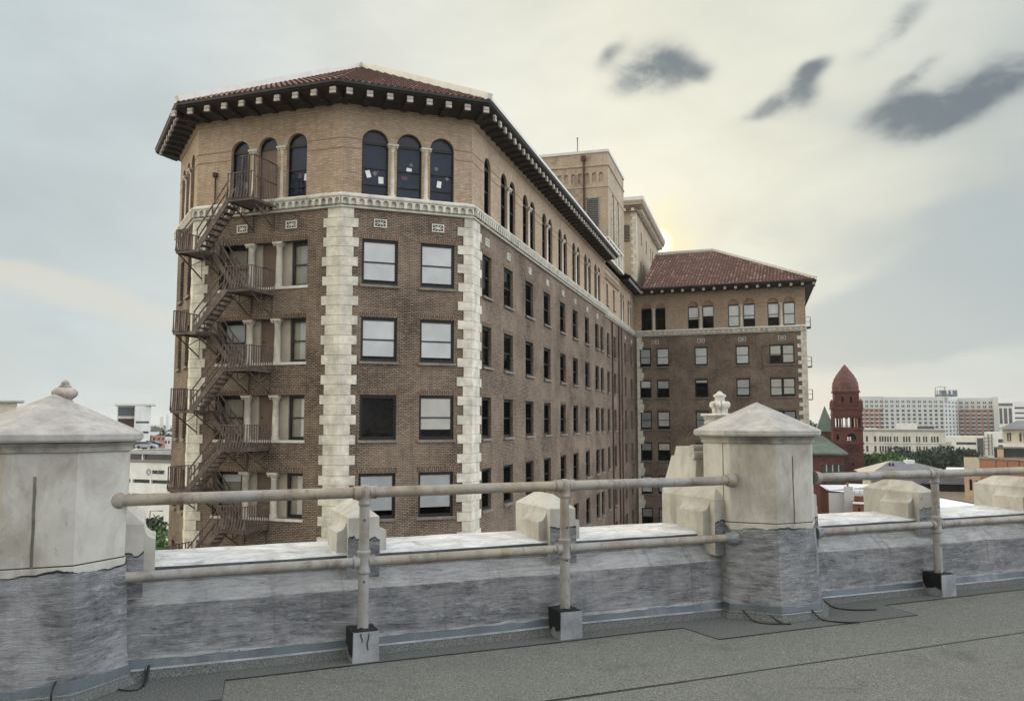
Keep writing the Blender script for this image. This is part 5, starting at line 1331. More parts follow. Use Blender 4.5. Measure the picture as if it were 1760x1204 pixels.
def tree(kind, x, y, z, sc, rot, label, group):
    root = thing('tree', (x, y, z), label, 'tree', group)
    if kind not in TREES:
        tk, cr, leaf = kind[1:] if False else tree_proto(*PROTO[kind])
        for k in (tk, cr): k.v = [p + V((x, y, z)) for p in k.v]
        a = tk.build('trunk', ['bark'], root); b_ = cr.build('crown', [leaf], root); TREES[kind] = (a, b_)
    else:
        for o in TREES[kind]:
            c = o.copy(); COL.objects.link(c); c.parent = root; POS[c.name] = V((0, 0, 0))
    root.rotation_euler = (0, 0, rot); root.scale = (sc, sc, sc)
    return root
PROTO = {'d1': (1, 15, 6.0, 'leaf_dark', 3600, .5), 'd2': (2, 14, 6.5, 'leaf_dark', 3600, .5), 'b1': (3, 15, 5.5, 'leaf_bright', 3600, .48), 's1': (4, 6, 2.6, 'leaf_bright', 1500, .2), 'p1': (5, 12, 5, 'leaf_dark', 700, .7)}
def tr(kind, px, pytop, Y, hgt, label, group='trees round the courthouse', base=GR):
    p = at(px, pytop, Y); H = {'d1': 15, 'd2': 14, 'b1': 15, 's1': 6, 'p1': 12}[kind]
    sc = (p.z - base) / (H * .98); 
    return tree(kind, p.x, Y, base, sc, rnd.uniform(0, 6.28), label, group)
tr('b1', 1496, 768, 205, 0, 'bright green tree right against the red tower')
tr('b1', 1516, 776, 215, 0, 'bright green tree second from the red tower')
tr('d1', 1550, 768, 226, 0, 'dark tree before the pale historic block, above the white cupola')
tr('d2', 1572, 764, 232, 0, 'dark tree behind the grey hipped roof ridge')
tr('d1', 1594, 771, 222, 0, 'dark tree between the hipped roof ridge and the brick shopfront')
tr('d2', 1612, 761, 236, 0, 'tall dark tree before the right end of the historic block')
tr('d1', 1636, 766, 226, 0, 'dark tree before the white striped office, next to the brick shop')
tr('d2', 1532, 790, 212, 0, 'low dark tree between the bright trees and the cupola')
tr('d1', 1656, 777, 224, 0, 'dark tree peeping over the cream corner of the brick shop')
tr('s1', 276, 902, 120, 0, 'small bright bush beside the foot of the brick hotel', 'street bushes')
tr('s1', 262, 915, 116, 0, 'second small bush left of the brick hotel corner', 'street bushes')
tr('p1', 262, 885, 150, 0, 'dark street tree above the sandy lot left of the hotel', 'street bushes')
tr('p1', 272, 742, 330, 0, 'distant tree beside the red brick warehouse', 'distant trees', GR)
tr('p1', 284, 745, 345, 0, 'distant tree beside the hotel edge, farther right', 'distant trees', GR)
tr('p1', 1385, 722, 420, 0, 'hazy distant tree by the courthouse green roof', 'distant trees', GR)
tr('p1', 1402, 728, 410, 0, 'hazy distant tree left of the green pyramid roof', 'distant trees', GR)
mb = MB(); rr = random.Random(11)
for k in range(5200):
    x = rr.uniform(-1300, 1600); y = rr.uniform(900, 1700); h = rr.uniform(6, 16)
    p = V((x, y, GR + rr.uniform(0, h))); w = rr.uniform(5, 11)
    a = V((rr.uniform(-1, 1), rr.uniform(-.4, .4), rr.uniform(-.3, .3))).normalized() * w; b_ = V((rr.uniform(-.3, .3), rr.uniform(-.5, .5), 1)).normalized() * w * .5
    mb.face([p - a, p - b_, p + a * .9, p + b_])
tag(mb.build('distant_woods', ['far_leaf']), 'band of far woods along the horizon', None, None, 'stuff')

# ------------------------------------------------------------------ buildings behind
def shell(root, front, depth, z1, mat, roof, holes=(), rec=.25, z0=GR, name='wall', parapet=.5, side_holes=None, winmat='far_glass', sep=True, winname='window'):
    right = Face(front.P(front.L, 0, 0), front.P(front.L, -depth, 0)); left = Face(front.P(0, -depth, 0), front.P(0, 0, 0)); backf = Face(right.P(depth, 0, 0), left.p)
    mb = MB(); wall_panel(mb, front, 0, front.L, z0, z1, list(holes), rec)
    for f in (right, left):
        hs = side_holes or []
        wall_panel(mb, f, 0, f.L, z0, z1, [h for h in hs if h[1] < f.L], rec)
    wall_panel(mb, backf, 0, backf.L, z0, z1, [], 0)
    w = mb.build(name, [mat], root)
    mb = MB(); q = [front.P(0, -.2, 0), front.P(front.L, -.2, 0), front.P(front.L, -depth + .2, 0), front.P(0, -depth + .2, 0)]
    mb.face([(p.x, p.y, z1 - parapet) for p in q]); mb.build('roof', [roof], root)
    allf = [(front, holes)] + [(f, [h for h in (side_holes or []) if h[1] < f.L]) for f in (right, left)]
    cnt = sum(len(h) for f, h in allf)
    acc_ = MB()
    for f, hs in allf:
        for h in hs:
            m_ = MB() if (sep and cnt <= 100) else acc_
            top = h[3] + ((h[1] - h[0]) / 2 if len(h) > 4 else 0)
            m_.face([f.P(h[0], -rec + .01, h[2]), f.P(h[1], -rec + .01, h[2]), f.P(h[1], -rec + .01, top), f.P(h[0], -rec + .01, top)])
            if m_ is not acc_: m_.build(winname, [winmat], root)
    if acc_.f: o = acc_.build(winname, [winmat], root); o['kind'] = 'stuff'
    return front, right, left
def pxface(x0, x1, Y0, Y1=None, py=725):
    if Y1 is None:                      # square to the line of sight
        a = at(x0, py, Y0); c = ray((x0 + x1) / 2, py); d = V((c.y, -c.x, 0)).normalized(); r = ray(x1, py)
        k = (a.x * d.y - a.y * d.x) / (r.x * d.y - r.y * d.x); return Face(a, r * k)
    a, b_ = at(x0, py, Y0), at(x1, py, Y1); return Face(a, b_)
def zat(py, Y, px=880): return at(px, py, Y).z
def grid_holes(cols, rows): return [(a, b_, c, e) for a, b_ in cols for c, e in rows]

# red sandstone courthouse with beehive tower
YC = 190.0; k_ = YC / FPX
X = lambda px: at(px, 725, YC).x
Z = lambda py: at(1457, py, YC).z
ch = thing('courthouse', (X(1450), YC, GR), 'dark red sandstone courthouse with beehive tower and green roofs', 'courthouse')
x0, x1 = X(1431), X(1483); cx, cy = (x0 + x1) / 2, YC + 3.5; hw = (x1 - x0) / 2
PHI = R(17); EX, EY = V((math.cos(PHI), -math.sin(PHI), 0)), V((math.sin(PHI), math.cos(PHI), 0)); hw = 3.15
cc = at(1457, 725, YC) + EY * 3.2; cx, cy = cc.x, cc.y
def CP(a, b_, z=0, c=None): q = V((*(c or (cx, cy)), 0)) + EX * a + EY * b_; return V((q.x, q.y, z))
def sq(h, c=None): return [(p.x, p.y) for p in (CP(-h, -h, 0, c), CP(h, -h, 0, c), CP(h, h, 0, c), CP(-h, h, 0, c))]
Ft, Fr_, Fb, Fl = [Face(V((a[0], a[1], 0)), V((b_[0], b_[1], 0))) for a, b_ in zip(sq(hw), sq(hw)[1:] + sq(hw)[:1])]
mb = MB(); L = Ft.L
lanc = [(L * f_ - .42, L * f_ + .42, Z(734), Z(720), 'a') for f_ in (.14, .36, .52, .68, .88)]
big = [(L * .45, L * .78, Z(757), Z(752), 'a'), (L * .10, L * .2, Z(755), Z(748), 'a')]
low_ = [(L * .60, L * .68, Z(800), Z(796))]
for f in (Ft, Fl, Fr_, Fb): wall_panel(mb, f, 0, L, GR, Z(700), lanc + (big + low_ if f is Ft else []), .5)
mb.build('tower_wall', ['sandstone_red'], ch)
mb = MB()
for za, zb_, o_ in ((703, 700, .25), (714, 711, .12), (738, 735, .2), (763, 760, .18), (774, 772, .18)): mb.prism(sq(hw + o_), Z(za), Z(zb_))
for kx in range(6): mb.box(CP(-.6 + kx * .6, -hw - .15, Z(768)), EX * .13, EY * .2, (0, 0, .35))
mb.build('string_course', ['sandstone_red'], ch)
h2 = hw * .84
mb = MB(); Fs = [Face(V((a[0], a[1], 0)), V((b_[0], b_[1], 0))) for a, b_ in zip(sq(h2), sq(h2)[1:] + sq(h2)[:1])]
for f in Fs: wall_panel(mb, f, 0, f.L, Z(700), Z(674), [(f.L * a, f.L * b_, Z(692), Z(681)) for a, b_ in ((.28, .38), (.62, .72))], .5)
mb.build('belfry', ['sandstone_red'], ch)
mb = MB(); mb.prism(sq(h2 + .25), Z(674), Z(671)); mb.prism(sq(h2 + .1), Z(696), Z(694))
for sx in (-1, 1):
    for sy in (-1, 1): mb.lathe(CP(sx * hw * .93, sy * hw * .93, Z(700)), [(.45, -.3), (.45, .9), (.36, 1.4), (.05, 2.0)], 10)
mb.build('turret', ['sandstone_red'], ch)
mb = MB(); prof = [(h2 * 1.10, Z(671)), (h2 * 1.09, Z(664)), (h2 * 1.04, Z(657)), (h2 * .92, Z(650)), (h2 * .72, Z(643)), (h2 * .5, Z(637)), (h2 * .24, Z(630)), (.05, Z(624.5))]
pr = []
for (r0, a), (r1, b_) in zip(prof, prof[1:]):
    for q in range(3): f_ = q / 3; pr.append((r0 + (r1 - r0) * f_ + (.06 if q == 0 else 0), a + (b_ - a) * f_))
mb.lathe((cx, cy, 0), pr + [prof[-1]], 20); 
plain('dome_red', (0.115, 0.047, 0.04), .8, .25, 1.5, stain=((0.22, 0.12, 0.10), 1.2, 1.0, .5))
mb.build('beehive_dome', ['dome_red'], ch)
for f in Fs[:1]:
    for a, b_ in ((.28, .38), (.62, .72)): m_ = MB(); m_.face([f.P(f.L * a, -.48, Z(692)), f.P(f.L * b_, -.48, Z(692)), f.P(f.L * b_, -.48, Z(681)), f.P(f.L * a, -.48, Z(681))]); m_.build('window', ['room'], ch)
m_ = MB(); m_.face([Ft.P(L * .45, -.48, Z(757)), Ft.P(L * .78, -.48, Z(757)), Ft.P(L * .78, -.48, Z(744)), Ft.P(L * .45, -.48, Z(744))]); m_.build('window', ['room'], ch)
for t_ in (.49, .57):
    m_ = MB(); m_.lathe(Ft.P(L * t_, -.1, 0), [(.16, Z(757)), (.14, Z(752)), (.2, Z(750))], 8); m_.build('column', ['white_wall'], ch)
# main block with green hipped roofs
z1 = Z(777)
pA, pB = at(1376, 725, YC - 2), None
Fm = pxface(1376, 1449, YC - 1)
def um(px):
    r = ray(px, 725); o_ = Fm.p; return (o_.x * r.y - o_.y * r.x) / (Fm.t.y * r.x - Fm.t.x * r.y)
colsw = [(um(1409 + 10.3 * q), um(1417 + 10.3 * q)) for q in range(4)]
shell(ch, Fm, 18, z1 + .3, 'sandstone_red', 'tar_roof', [(a, b_, Z(809), Z(800), 'a') for a, b_ in colsw] + [(um(1412), um(1417), Z(840), Z(826)), (um(1423), um(1437), Z(846), Z(824)), (um(1443), um(1447), Z(842), Z(826))], .4, winmat='far_glass')
for q in range(1, 4):
    m_ = MB(); c = (colsw[q - 1][1] + colsw[q][0]) / 2; m_.box(Fm.P(c, -.1, (Z(809) + Z(797)) / 2), Fm.t * .12, Fm.n * .2, UP * (Z(797) - Z(809)) / 2); m_.build('column', ['concrete'], ch)
mb = MB(); e = .8; A = [Fm.P(-e, e, z1), Fm.P(Fm.L + e, e, z1), Fm.P(Fm.L + e, -18, z1), Fm.P(-e, -18, z1)]
r0, r1 = Fm.P(um(1392), -8, Z(746)), Fm.P(um(1413), -8, Z(749))
mb.face([A[0], A[1], r1, r0]); mb.face([A[1], A[2], r1]); mb.face([A[2], A[3], r0, r1]); mb.face([A[3], A[0], r0]); mb.box((A[0] + A[1]) / 2 - UP * .2, (A[1] - A[0]) / 2, Fm.n * .15, UP * .2)
mb.build('hipped_roof', ['green_roof'], ch)
scp = at(1418, 725, YC + 14); sc_ = (scp.x, scp.y)
mb = MB(); mb.prism(sq(2.0, sc_), GR, Z(742)); mb.build('stair_turret', ['sandstone_red'], ch)
mb = MB(); q = sq(2.3, sc_); ap = V((sc_[0], sc_[1], at(1418, 697, YC + 14).z)); zb_ = at(1418, 741, YC + 14).z
for a, b_ in zip(q, q[1:] + q[:1]): mb.face([V((a[0], a[1], zb_)), V((b_[0], b_[1], zb_)), ap])
mb.build('pyramid_roof', ['green_roof'], ch)

# long pale and brick hotel in the distance
YH = 600.0; kh = FPX / YH
lh = thing('long_hotel', (at(1590, 725, YH).x, YH, GR), 'very long pale hotel slab with brick toned ends far behind the courthouse', 'hotel')
def hz(py): return at(1590, py, YH).z
rows_t = [(hz(692), hz(688)), (hz(699.5), hz(695.5))]
rows_l = [(hz(707.5 + 7 * q), hz(703.5 + 7 * q)) for q in range(9)]
ztop = hz(682)
def wing(xa, xb, ya, yb, mat, n, pair, bands=False):
    f = pxface(xa, xb, ya, yb); p = f.L / n; hs = []
    for q in range(n):
        c = p * (q + .5); w = p * .27
        hs += grid_holes([(c - w, c - w * .15), (c + w * .15, c + w)], rows_t)
        if pair: hs += grid_holes([(c - w, c + w)], rows_l)
        else: hs += grid_holes([(c - w * .8, c + w * .8)], rows_l)
    shell(lh, f, 18, ztop, mat, 'white_roof', hs, .5, sep=False, parapet=.2, winname='room_window')
    return f
f1 = wing(1478, 1520, YH, YH, 'hotel_red', 5, True); f2 = wing(1520, 1624, YH - 1, YH + 3, 'hotel_white', 11, True)
f3 = wing(1624, 1648, YH + 3, YH + 40, 'hotel_white', 4, False); f4 = wing(1648, 1709, YH + 40, YH + 30, 'hotel_red', 6, True)
for f, n in ((f1, 5), (f4, 6)):
    mb = MB(); mb.box(f.P(f.L / 2, .15, (hz(702) + ztop + .6) / 2), f.t * f.L / 2, f.n * .12, UP * 0.02)
    wall_panel(mb, f, 0, f.L, hz(702), ztop + .4, grid_holes([x for q in range(n) for x in ((f.L / n * (q + .5) - f.L / n * .27, f.L / n * (q + .5) - f.L / n * .04), (f.L / n * (q + .5) + f.L / n * .04, f.L / n * (q + .5) + f.L / n * .27))], rows_t), .3, .25)
    mb.build('top_storey_band', ['hotel_white'], lh)
    mb = MB()
    for q in range(n):
        c = f.L / n * (q + .5)
        for r_ in range(1, 9): mb.box(f.P(c, .5, hz(708.8 + 7 * (r_ - 1) + .6)), f.t * f.L / n * .33, f.n * .7, UP * .42)
    o = mb.build('balcony', ['hotel_white'], lh); o['kind'] = 'stuff'
fz = pxface(1708.5, 1717.5, YH + 26); mb = MB(); mb.prism([(p.x, p.y) for p in (fz.P(0, 0, 0), fz.P(fz.L, 0, 0), fz.P(fz.L, -12, 0), fz.P(0, -12, 0))], GR, hz(680)); mb.build('stair_tower', ['hotel_white'], lh)
mb = MB(); c = at(1628, 725, YH + 8)
for q in range(14): a = q * math.pi / 7; mb.box(V((c.x + 7 * math.cos(a), c.y + 5 * math.sin(a), hz(672.5))), (.45, 0, 0), (0, .45, 0), (0, 0, (hz(668) - hz(677)) / 2))
mb.build('drum_fins', ['white_roof'], lh)
mb = MB(); mb.prism([(c.x - 6, c.y - 4.4), (c.x + 6, c.y - 4.4), (c.x + 6, c.y + 4.4), (c.x - 6, c.y + 4.4)], hz(681), hz(670)); mb.build('lift_house', ['blue_glass'], lh)
mb = MB()
for q in (1610, 1626): 
    p = at(q, 725, YH + 3); mb.bar(V((p.x, p.y, hz(681))), V((p.x, p.y, hz(665))), .4, .4)
p, q = at(1610, 665, YH + 3), at(1626, 665, YH + 3); mb.bar(p, q, .35, .35); mb.build('sign_frame', ['sill_stone'], lh)

def simple(name, label, cat, x0, x1, pytop, Y, depth, mat, roof, cols=(), rowspy=(), Y1=None, rec=.25, group=None, wm='far_glass', parapet=.5, extra=()):
    f = pxface(x0, x1, Y, Y1); root = thing(name, f.P(f.L / 2, -depth / 2, GR), label, cat, group)
    zf = lambda py: at((x0 + x1) / 2, py, Y).z
    def us(px):
        r = ray(px, 725); o_ = f.p; k = (o_.x * r.y - o_.y * r.x) / (f.t.y * r.x - f.t.x * r.y); return k
    hs = [(us(a), us(b_), zf(d_), zf(c)) for a, b_ in cols for c, d_ in rowspy] + [(us(a), us(b_), zf(d_), zf(c)) for a, b_, c, d_ in extra]
    shell(root, f, depth, zf(pytop), mat, roof, hs, rec, winmat=wm, parapet=parapet)
    return root, f, zf, us
# pale historic block
cols = [(1487, 1491), (1501, 1505), (1510, 1513), (1514.5, 1517.5), (1519, 1522), (1523.5, 1526.5), (1528, 1531), (1535, 1538), (1539.5, 1542.5), (1551, 1554), (1555.5, 1558.5), (1560, 1563.5), (1573, 1576), (1577.5, 1580.5), (1585, 1588), (1589.5, 1592.5), (1599, 1602), (1603.5, 1606.5), (1608.5, 1612)]
rt, f, zf, us = simple('historic_block', 'long cream stone block with two rows of tall windows behind the dark trees', 'building', 1482, 1624, 738, 380, 22, 'historic_white', 'tar_roof', cols, [(749, 758.5), (765.5, 776), (784, 794)])
mb = MB(); band(mb, [f], [(.0, zf(741)), (.5, zf(740)), (.7, zf(738)), (.7, zf(737)), (.0, zf(736.5))]); band(mb, [f], [(.0, zf(762)), (.2, zf(761.5)), (.2, zf(761)), (0, zf(760.5))]); mb.build('cornice', ['concrete'], rt)
for a, b_, t_, m_ in ((1540, 1576, 726.5, 'white_wall'), (1577, 1606, 732, 'tar_roof'), (1483, 1505, 735.5, 'white_wall')):
    q = MB(); q.prism([(p.x, p.y) for p in (f.P(us(a), -5, 0), f.P(us(b_), -5, 0), f.P(us(b_), -12, 0), f.P(us(a), -12, 0))], zf(739), zf(t_)); q.build('roof_plant', [m_], rt)
simple('annex_block', 'small cream annex stepping down from the end of the cream stone block', 'building', 1611, 1634, 760, 372, 14, 'historic_white', 'gray_roof', [(1621, 1624), (1626, 1629)], [(766, 776)])
rt, f, zf, us = simple('office_block', 'white modern office with two dark ribbon windows right of the cream block', 'building', 1622, 1690, 749, 420, 20, 'white_wall', 'white_roof', [(1642, 1676)], [(759, 763.5), (771, 776)])
mb = MB(); mb.box(f.P(us(1683), .3, (zf(752) + zf(780)) / 2), f.t * us(1627) , f.n * .5, UP * (zf(752) - zf(780)) / 2); mb.build('stair_shaft', ['louver'], rt)
rt, f, zf, us = simple('white_office', 'white flat fronted office with thin steel lines and dark square window by the gothic block', 'building', 1691, 1724, 742, 400, 18, 'white_wall', 'white_roof', [(1714, 1723)], [(754, 760), (764, 768)])
mb = MB()
for q in (1697, 1703): mb.bar(f.P(us(q), .4, zf(745)), f.P(us(q), .4, zf(782)), .35, .35)
for q in (752, 758, 764, 770): mb.bar(f.P(us(1686), .3, zf(q)), f.P(us(1700), .3, zf(q)), .25, .25)
mb.build('steel_frame', ['sill_stone'], rt)
rt, f, zf, us = simple('glass_tower', 'hazy blue office tower with three tall dark arched bays', 'building', 1716, 1742, 694, 700, 20, 'far_white', 'blue_glass', [(1718.5, 1723.5), (1726, 1732), (1734.5, 1740)], [(701, 728)])
q = MB(); q.prism([(p.x, p.y) for p in (f.P(0, .2, 0), f.P(f.L, .2, 0), f.P(f.L, -18, 0), f.P(0, -18, 0))], zf(697.5), zf(692.5)); q.build('roof_band', ['green_roof'], rt)
simple('striped_office', 'white office with dark ribbon windows at the very right edge of the picture', 'building', 1743, 1800, 690, 560, 24, 'far_white', 'white_roof', [(1745, 1796)], [(699, 702.5), (708, 711), (716.5, 719.5), (724, 727)])
# beige gothic block with grey hipped roof
rt, f, zf, us = simple('gothic_block', 'beige block with pointed twin windows under a grey hipped roof', 'building', 1722, 1800, 737, 260, 16, 'beige_wall', 'gray_roof', [(1729.5, 1732.5), (1733.5, 1736.5), (1750.5, 1754.5), (1758, 1762)], [(746, 758)])
mb = MB(); z = zf(737); e = 1.2; A = [f.P(-e, e, z), f.P(f.L + e, e, z), f.P(f.L + e, -17, z), f.P(-e, -17, z)]; r0, r1 = f.P(us(1747), -8, zf(722.5)), f.P(f.L - 2, -8, zf(722.5))
mb.face([A[0], A[1], r1, r0], 0); mb.face([A[1], A[2], r1], 0); mb.face([A[2], A[3], r0, r1], 0); mb.face([A[3], A[0], r0], 1); mb.build('hipped_roof', ['gray_roof', 'beige_roof'], rt)
mb = MB(); mb.box(f.P(f.L / 2, .4, zf(765)), f.t * f.L / 2, f.n * .35, UP * .55); mb.build('white_band', ['white_wall'], rt)
mb = MB()
for a in (1731, 1735, 1752.5, 1760): mb.lathe(f.P(us(a), .05, 0), [(.34, zf(746.5)), (.3, zf(744.5)), (.05, zf(742.5))], 8)
mb.build('window_heads', ['far_glass'], rt)
rt, f, zf, us = simple('dark_shop', 'dark green shopfront with a tan pillar before the gothic block', 'building', 1706, 1800, 769, 215, 12, 'dark_green', 'tar_roof')
mb = MB(); mb.box(f.P(us(1717), .3, (zf(771) + zf(800)) / 2), f.t * us(1711.5), f.n * .4, UP * (zf(771) - zf(800)) / 2); mb.build('pillar', ['tan_paint'], rt)
mb = MB(); mb.box(f.P(f.L / 2, .2, zf(768.5)), f.t * f.L / 2, f.n * .5, UP * .2); mb.build('canopy', ['sill_stone'], rt)
# brick shop, lower right
rt, f, zf, us = simple('brick_shop', 'orange brick shop with cream painted corner at the right edge', 'shop', 1680, 1800, 786, 130, 14, 'brick_red', 'tar_roof', (), (), Y1=118)
f5 = Face(f.p - f.t * 0 + V((-1.75, 1.2, 0)), f.p)
mb = MB(); wall_panel(mb, f5, 0, f5.L, GR, zf(785.5), [(f5.L * .30, f5.L * .48, zf(843), zf(824)), (f5.L * .7, f5.L * .85, zf(843), zf(826)), (f5.L * .33, f5.L * .5, zf(866), zf(855))], .2); mb.build('corner_bay', ['beige_wall'], rt)
mb = MB(); wall_panel(mb, f5, -.05, f5.L + .05, GR + 3, zf(807), [(f5.L * .28, f5.L * .5, zf(844), zf(823)), (f5.L * .68, f5.L * .87, zf(844), zf(825)), (f5.L * .31, f5.L * .52, zf(867), zf(854))], .03, .06); mb.build('corner_paint', ['tan_paint'], rt)
for q in (.3, .7): m_ = MB(); m_.face([f5.P(f5.L * q, -.18, zf(843)), f5.P(f5.L * (q + .18), -.18, zf(843)), f5.P(f5.L * (q + .18), -.18, zf(824)), f5.P(f5.L * q, -.18, zf(824))]); m_.build('window', ['room'], rt)
mb = MB(); band(mb, [f], [(.0, zf(789)), (.12, zf(788.5)), (.16, zf(786)), (.0, zf(784.5))]); mb.build('coping', ['sill_stone'], rt)
mb = MB()
for q in (1708, 1728, 1748): mb.tube([f.P(us(q), .08, zf(788)), f.P(us(q), .08, zf(850))], .05, 6)
mb.build('drain_pipe', ['sill_stone'], rt)
# grey hipped building with black shopfront
rt, f, zf, us = simple('hipped_house', 'low building with a grey and beige hipped roof, white cupola and black shopfront', 'building', 1500, 1660, 828, 150, 16, 'beige_wall', 'tar_roof', [(1503, 1657)], [(829.5, 842)], Y1=146, wm='black_shop', rec=.5)
z = zf(816); A = [f.P(-1.5, 2.0, z), f.P(f.L + .5, 2.0, z), f.P(f.L + .5, -17, z), f.P(-1.5, -17, z)]
mb = MB(); r0, r1 = f.P(us(1538), -6, zf(793)), f.P(us(1578), -6, zf(795)); mb.face([A[0], A[1], r1, r0], 0); mb.face([A[1], A[2], r1], 0); mb.face([A[2], A[3], r0, r1], 0); mb.face([A[3], A[0], r0], 1); mb.build('hipped_roof', ['gray_roof', 'beige_roof'], rt)
mb = MB(); mb.box(f.P(f.L / 2, 1.0, zf(822)), f.t * (f.L / 2 + .8), f.n * 1.0, UP * .6); mb.build('fascia', ['gray_roof'], rt)
mb = MB(); c = f.P(us(1570), -5.5, 0); mb.box(V((c.x, c.y, zf(796))), (.75, 0, 0), (0, .6, 0), (0, 0, .45)); mb.box(V((c.x - .4, c.y, zf(792))), (.06, 0, 0), (0, .06, 0), (0, 0, .35)); mb.build('cupola', ['white_roof'], rt)
for q in (1532, 1538): mb = MB(); mb.lathe(f.P(us(q), -3.5, 0), [(.18, zf(804)), (.18, zf(798)), (.26, zf(797.5)), (.26, zf(796.5))], 8); mb.build('roof_vent', ['louver'], rt)
rt, f, zf, us = simple('flat_shed', 'flat white roofed shed between the hipped building and the brick shop', 'shed', 1622, 1676, 806, 175, 10, 'concrete', 'white_roof', parapet=.05)
# near roofs just over the parapet
rt, f, zf, us = simple('stucco_house', 'white stuccoed chimney house with red brick flanks, closest below the red tower', 'building', 1420, 1461, 846, 70, 8, 'white_wall', 'tar_roof', parapet=.3)
mb = MB(); mb.box(f.P(us(1454), .25, (zf(834) + zf(900)) / 2), f.t * .34, f.n * .3, UP * (zf(834) - zf(900)) / 2); mb.build('chimney', ['white_wall'], rt)
mb = MB(); mb.lathe(f.P(us(1453), .25, 0), [(.09, zf(834)), (.09, zf(831)), (.14, zf(829)), (.05, zf(827))], 8); mb.build('chimney_pot', ['sill_stone'], rt)
mb = MB(); g_ = Face(at(1407, 725, 75), at(1420.5, 725, 70)); wall_panel(mb, g_, 0, g_.L, GR, zf(841), [(.12, .35, zf(872), zf(852)), (.6, .82, zf(874), zf(856))], .15); mb.build('brick_flank', ['brick_red'], rt)
mb = MB(); mb.face([g_.P(-.1, .1, zf(840.5)), g_.P(g_.L, .1, zf(842)), f.P(f.L * .9, 0, zf(845.5)), f.P(f.L * .9, -8, zf(841)), g_.P(-.1, -6, zf(839))]); mb.build('white_coping', ['white_roof'], rt)
rt, f, zf, us = simple('brick_annex', 'low red brick annex with grey flat roof and white edge beside the white chimney', 'building', 1461, 1530, 864, 66, 7, 'brick_red', 'tar_roof', [(1470, 1473), (1483, 1487)], [(872, 884)], parapet=.9)
mb = MB(); band(mb, [f], [(.0, zf(866)), (.1, zf(865.5)), (.1, zf(863.5)), (-.5, zf(863))]); mb.build('white_coping', ['white_roof'], rt)
rt, f, zf, us = simple('white_hall', 'white walled hall with railing on its roof behind the brick annex', 'building', 1455, 1530, 846, 84, 9, 'white_wall', 'white_roof', parapet=.3)
mb = MB()
for q in (842.5, 844.5): mb.bar(f.P(0, .05, zf(q)), f.P(f.L, .05, zf(q)), .05, .05)
for q in range(9): mb.bar(f.P(f.L * q / 8, .05, zf(847)), f.P(f.L * q / 8, .05, zf(842.5)), .05, .05)
mb.build('roof_railing', ['concrete'], rt)
rt = thing('sloped_shed', at(1650, 900, 60) , 'white sheet metal shed roof sloping behind the railing post', 'shed')
mb = MB(); a, b_, c, d = at(1560, 845, 66), at(1690, 868, 60), at(1690, 892, 50), at(1560, 884, 54)
mb.face([d, c, b_, a]); lo = lambda p: V((p.x, p.y, GR))
for p, q in ((a, b_), (b_, c), (c, d), (d, a)): mb.face([p, q, lo(q), lo(p)])
mb.build('shed_roof', ['white_roof'], rt)
mb = MB(); mb.bar(a + UP * .05, b_ + UP * .05, .2, .12); mb.bar(d + UP * .05, c + UP * .05, .2, .12); mb.build('roof_edge', ['sill_stone'], rt)

# left: office tower with a floating roof slab, parking garage, distant blocks
rt, f, zf, us = simple('slab_tower', 'white stair tower with dark slit windows under a thin overhanging roof slab', 'building', 231, 259, 697, 260, 10, 'white_wall', 'concrete', [(233.5, 256)], [(723.5, 727), (741, 744.5), (758.5, 761.5)], rec=.3)
g_ = pxface(201, 231, 263); mb = MB(); wall_panel(mb, g_, 0, g_.L, GR, zf(697), [(g_.L * .05, g_.L * .98, zf(752), zf(719)), (g_.L * .05, g_.L * .98, zf(714.5), zf(699))], .6); mb.build('glazed_wing', ['white_wall'], rt)
mb = MB(); mb.face([g_.P(g_.L * .04, -.55, zf(752.5)), g_.P(g_.L, -.55, zf(752.5)), g_.P(g_.L, -.55, zf(718.5)), g_.P(g_.L * .04, -.55, zf(718.5))]); mb.build('red_glazing', ['dark_red'], rt)
mb = MB(); mb.face([g_.P(g_.L * .04, -.55, zf(715)), g_.P(g_.L, -.55, zf(715)), g_.P(g_.L, -.55, zf(698.5)), g_.P(g_.L * .04, -.55, zf(698.5))]); mb.build('glazing', ['blue_glass'], rt)
mb = MB(); a, b_ = g_.P(-.8, 1.6, 0), f.P(f.L + 1.3, 1.6, 0); mb.prism([(p.x, p.y) for p in (a, b_, b_ - f.n * 13, a - f.n * 13)], zf(696.5), zf(693.5)); mb.build('roof_slab', ['far_white'], rt)
rt, f, zf, us = simple('flat_office', 'beige flat roofed office cut off by the left edge of the picture', 'building', -60, 28, 690, 240, 14, 'beige_wall', 'concrete')
mb = MB(); a, b_ = f.P(0, 1.5, 0), f.P(f.L + 1.8, 1.5, 0); mb.prism([(p.x, p.y) for p in (a, b_, b_ - f.n * 17, a - f.n * 17)], zf(690), zf(687)); mb.build('roof_slab', ['concrete'], rt)
rt, f, zf, us = simple('parking_garage', 'white parking garage with ribbon openings, a seal and wall lettering left of the hotel', 'garage', 150, 330, 775.5, 172, 24, 'white_wall', 'tar_roof', [(182, 228), (232, 261), (263.5, 320)], [(819.5, 825.5), (843, 849)], Y1=160, rec=.5, parapet=.1, extra=[(153, 246, 777.5, 787.5), (247.5, 327, 777.5, 787.5)])
mb = MB(); mb.box(f.P(f.L / 2, -.2, zf(774.6)), f.t * f.L / 2, f.n * .5, UP * .35); mb.build('roof_edge', ['concrete'], rt)
mb = MB(); mb.box(f.P(f.L / 2, .05, zf(789.5)), f.t * f.L / 2, f.n * .1, UP * .22); mb.build('parapet_band', ['sill_stone'], rt)
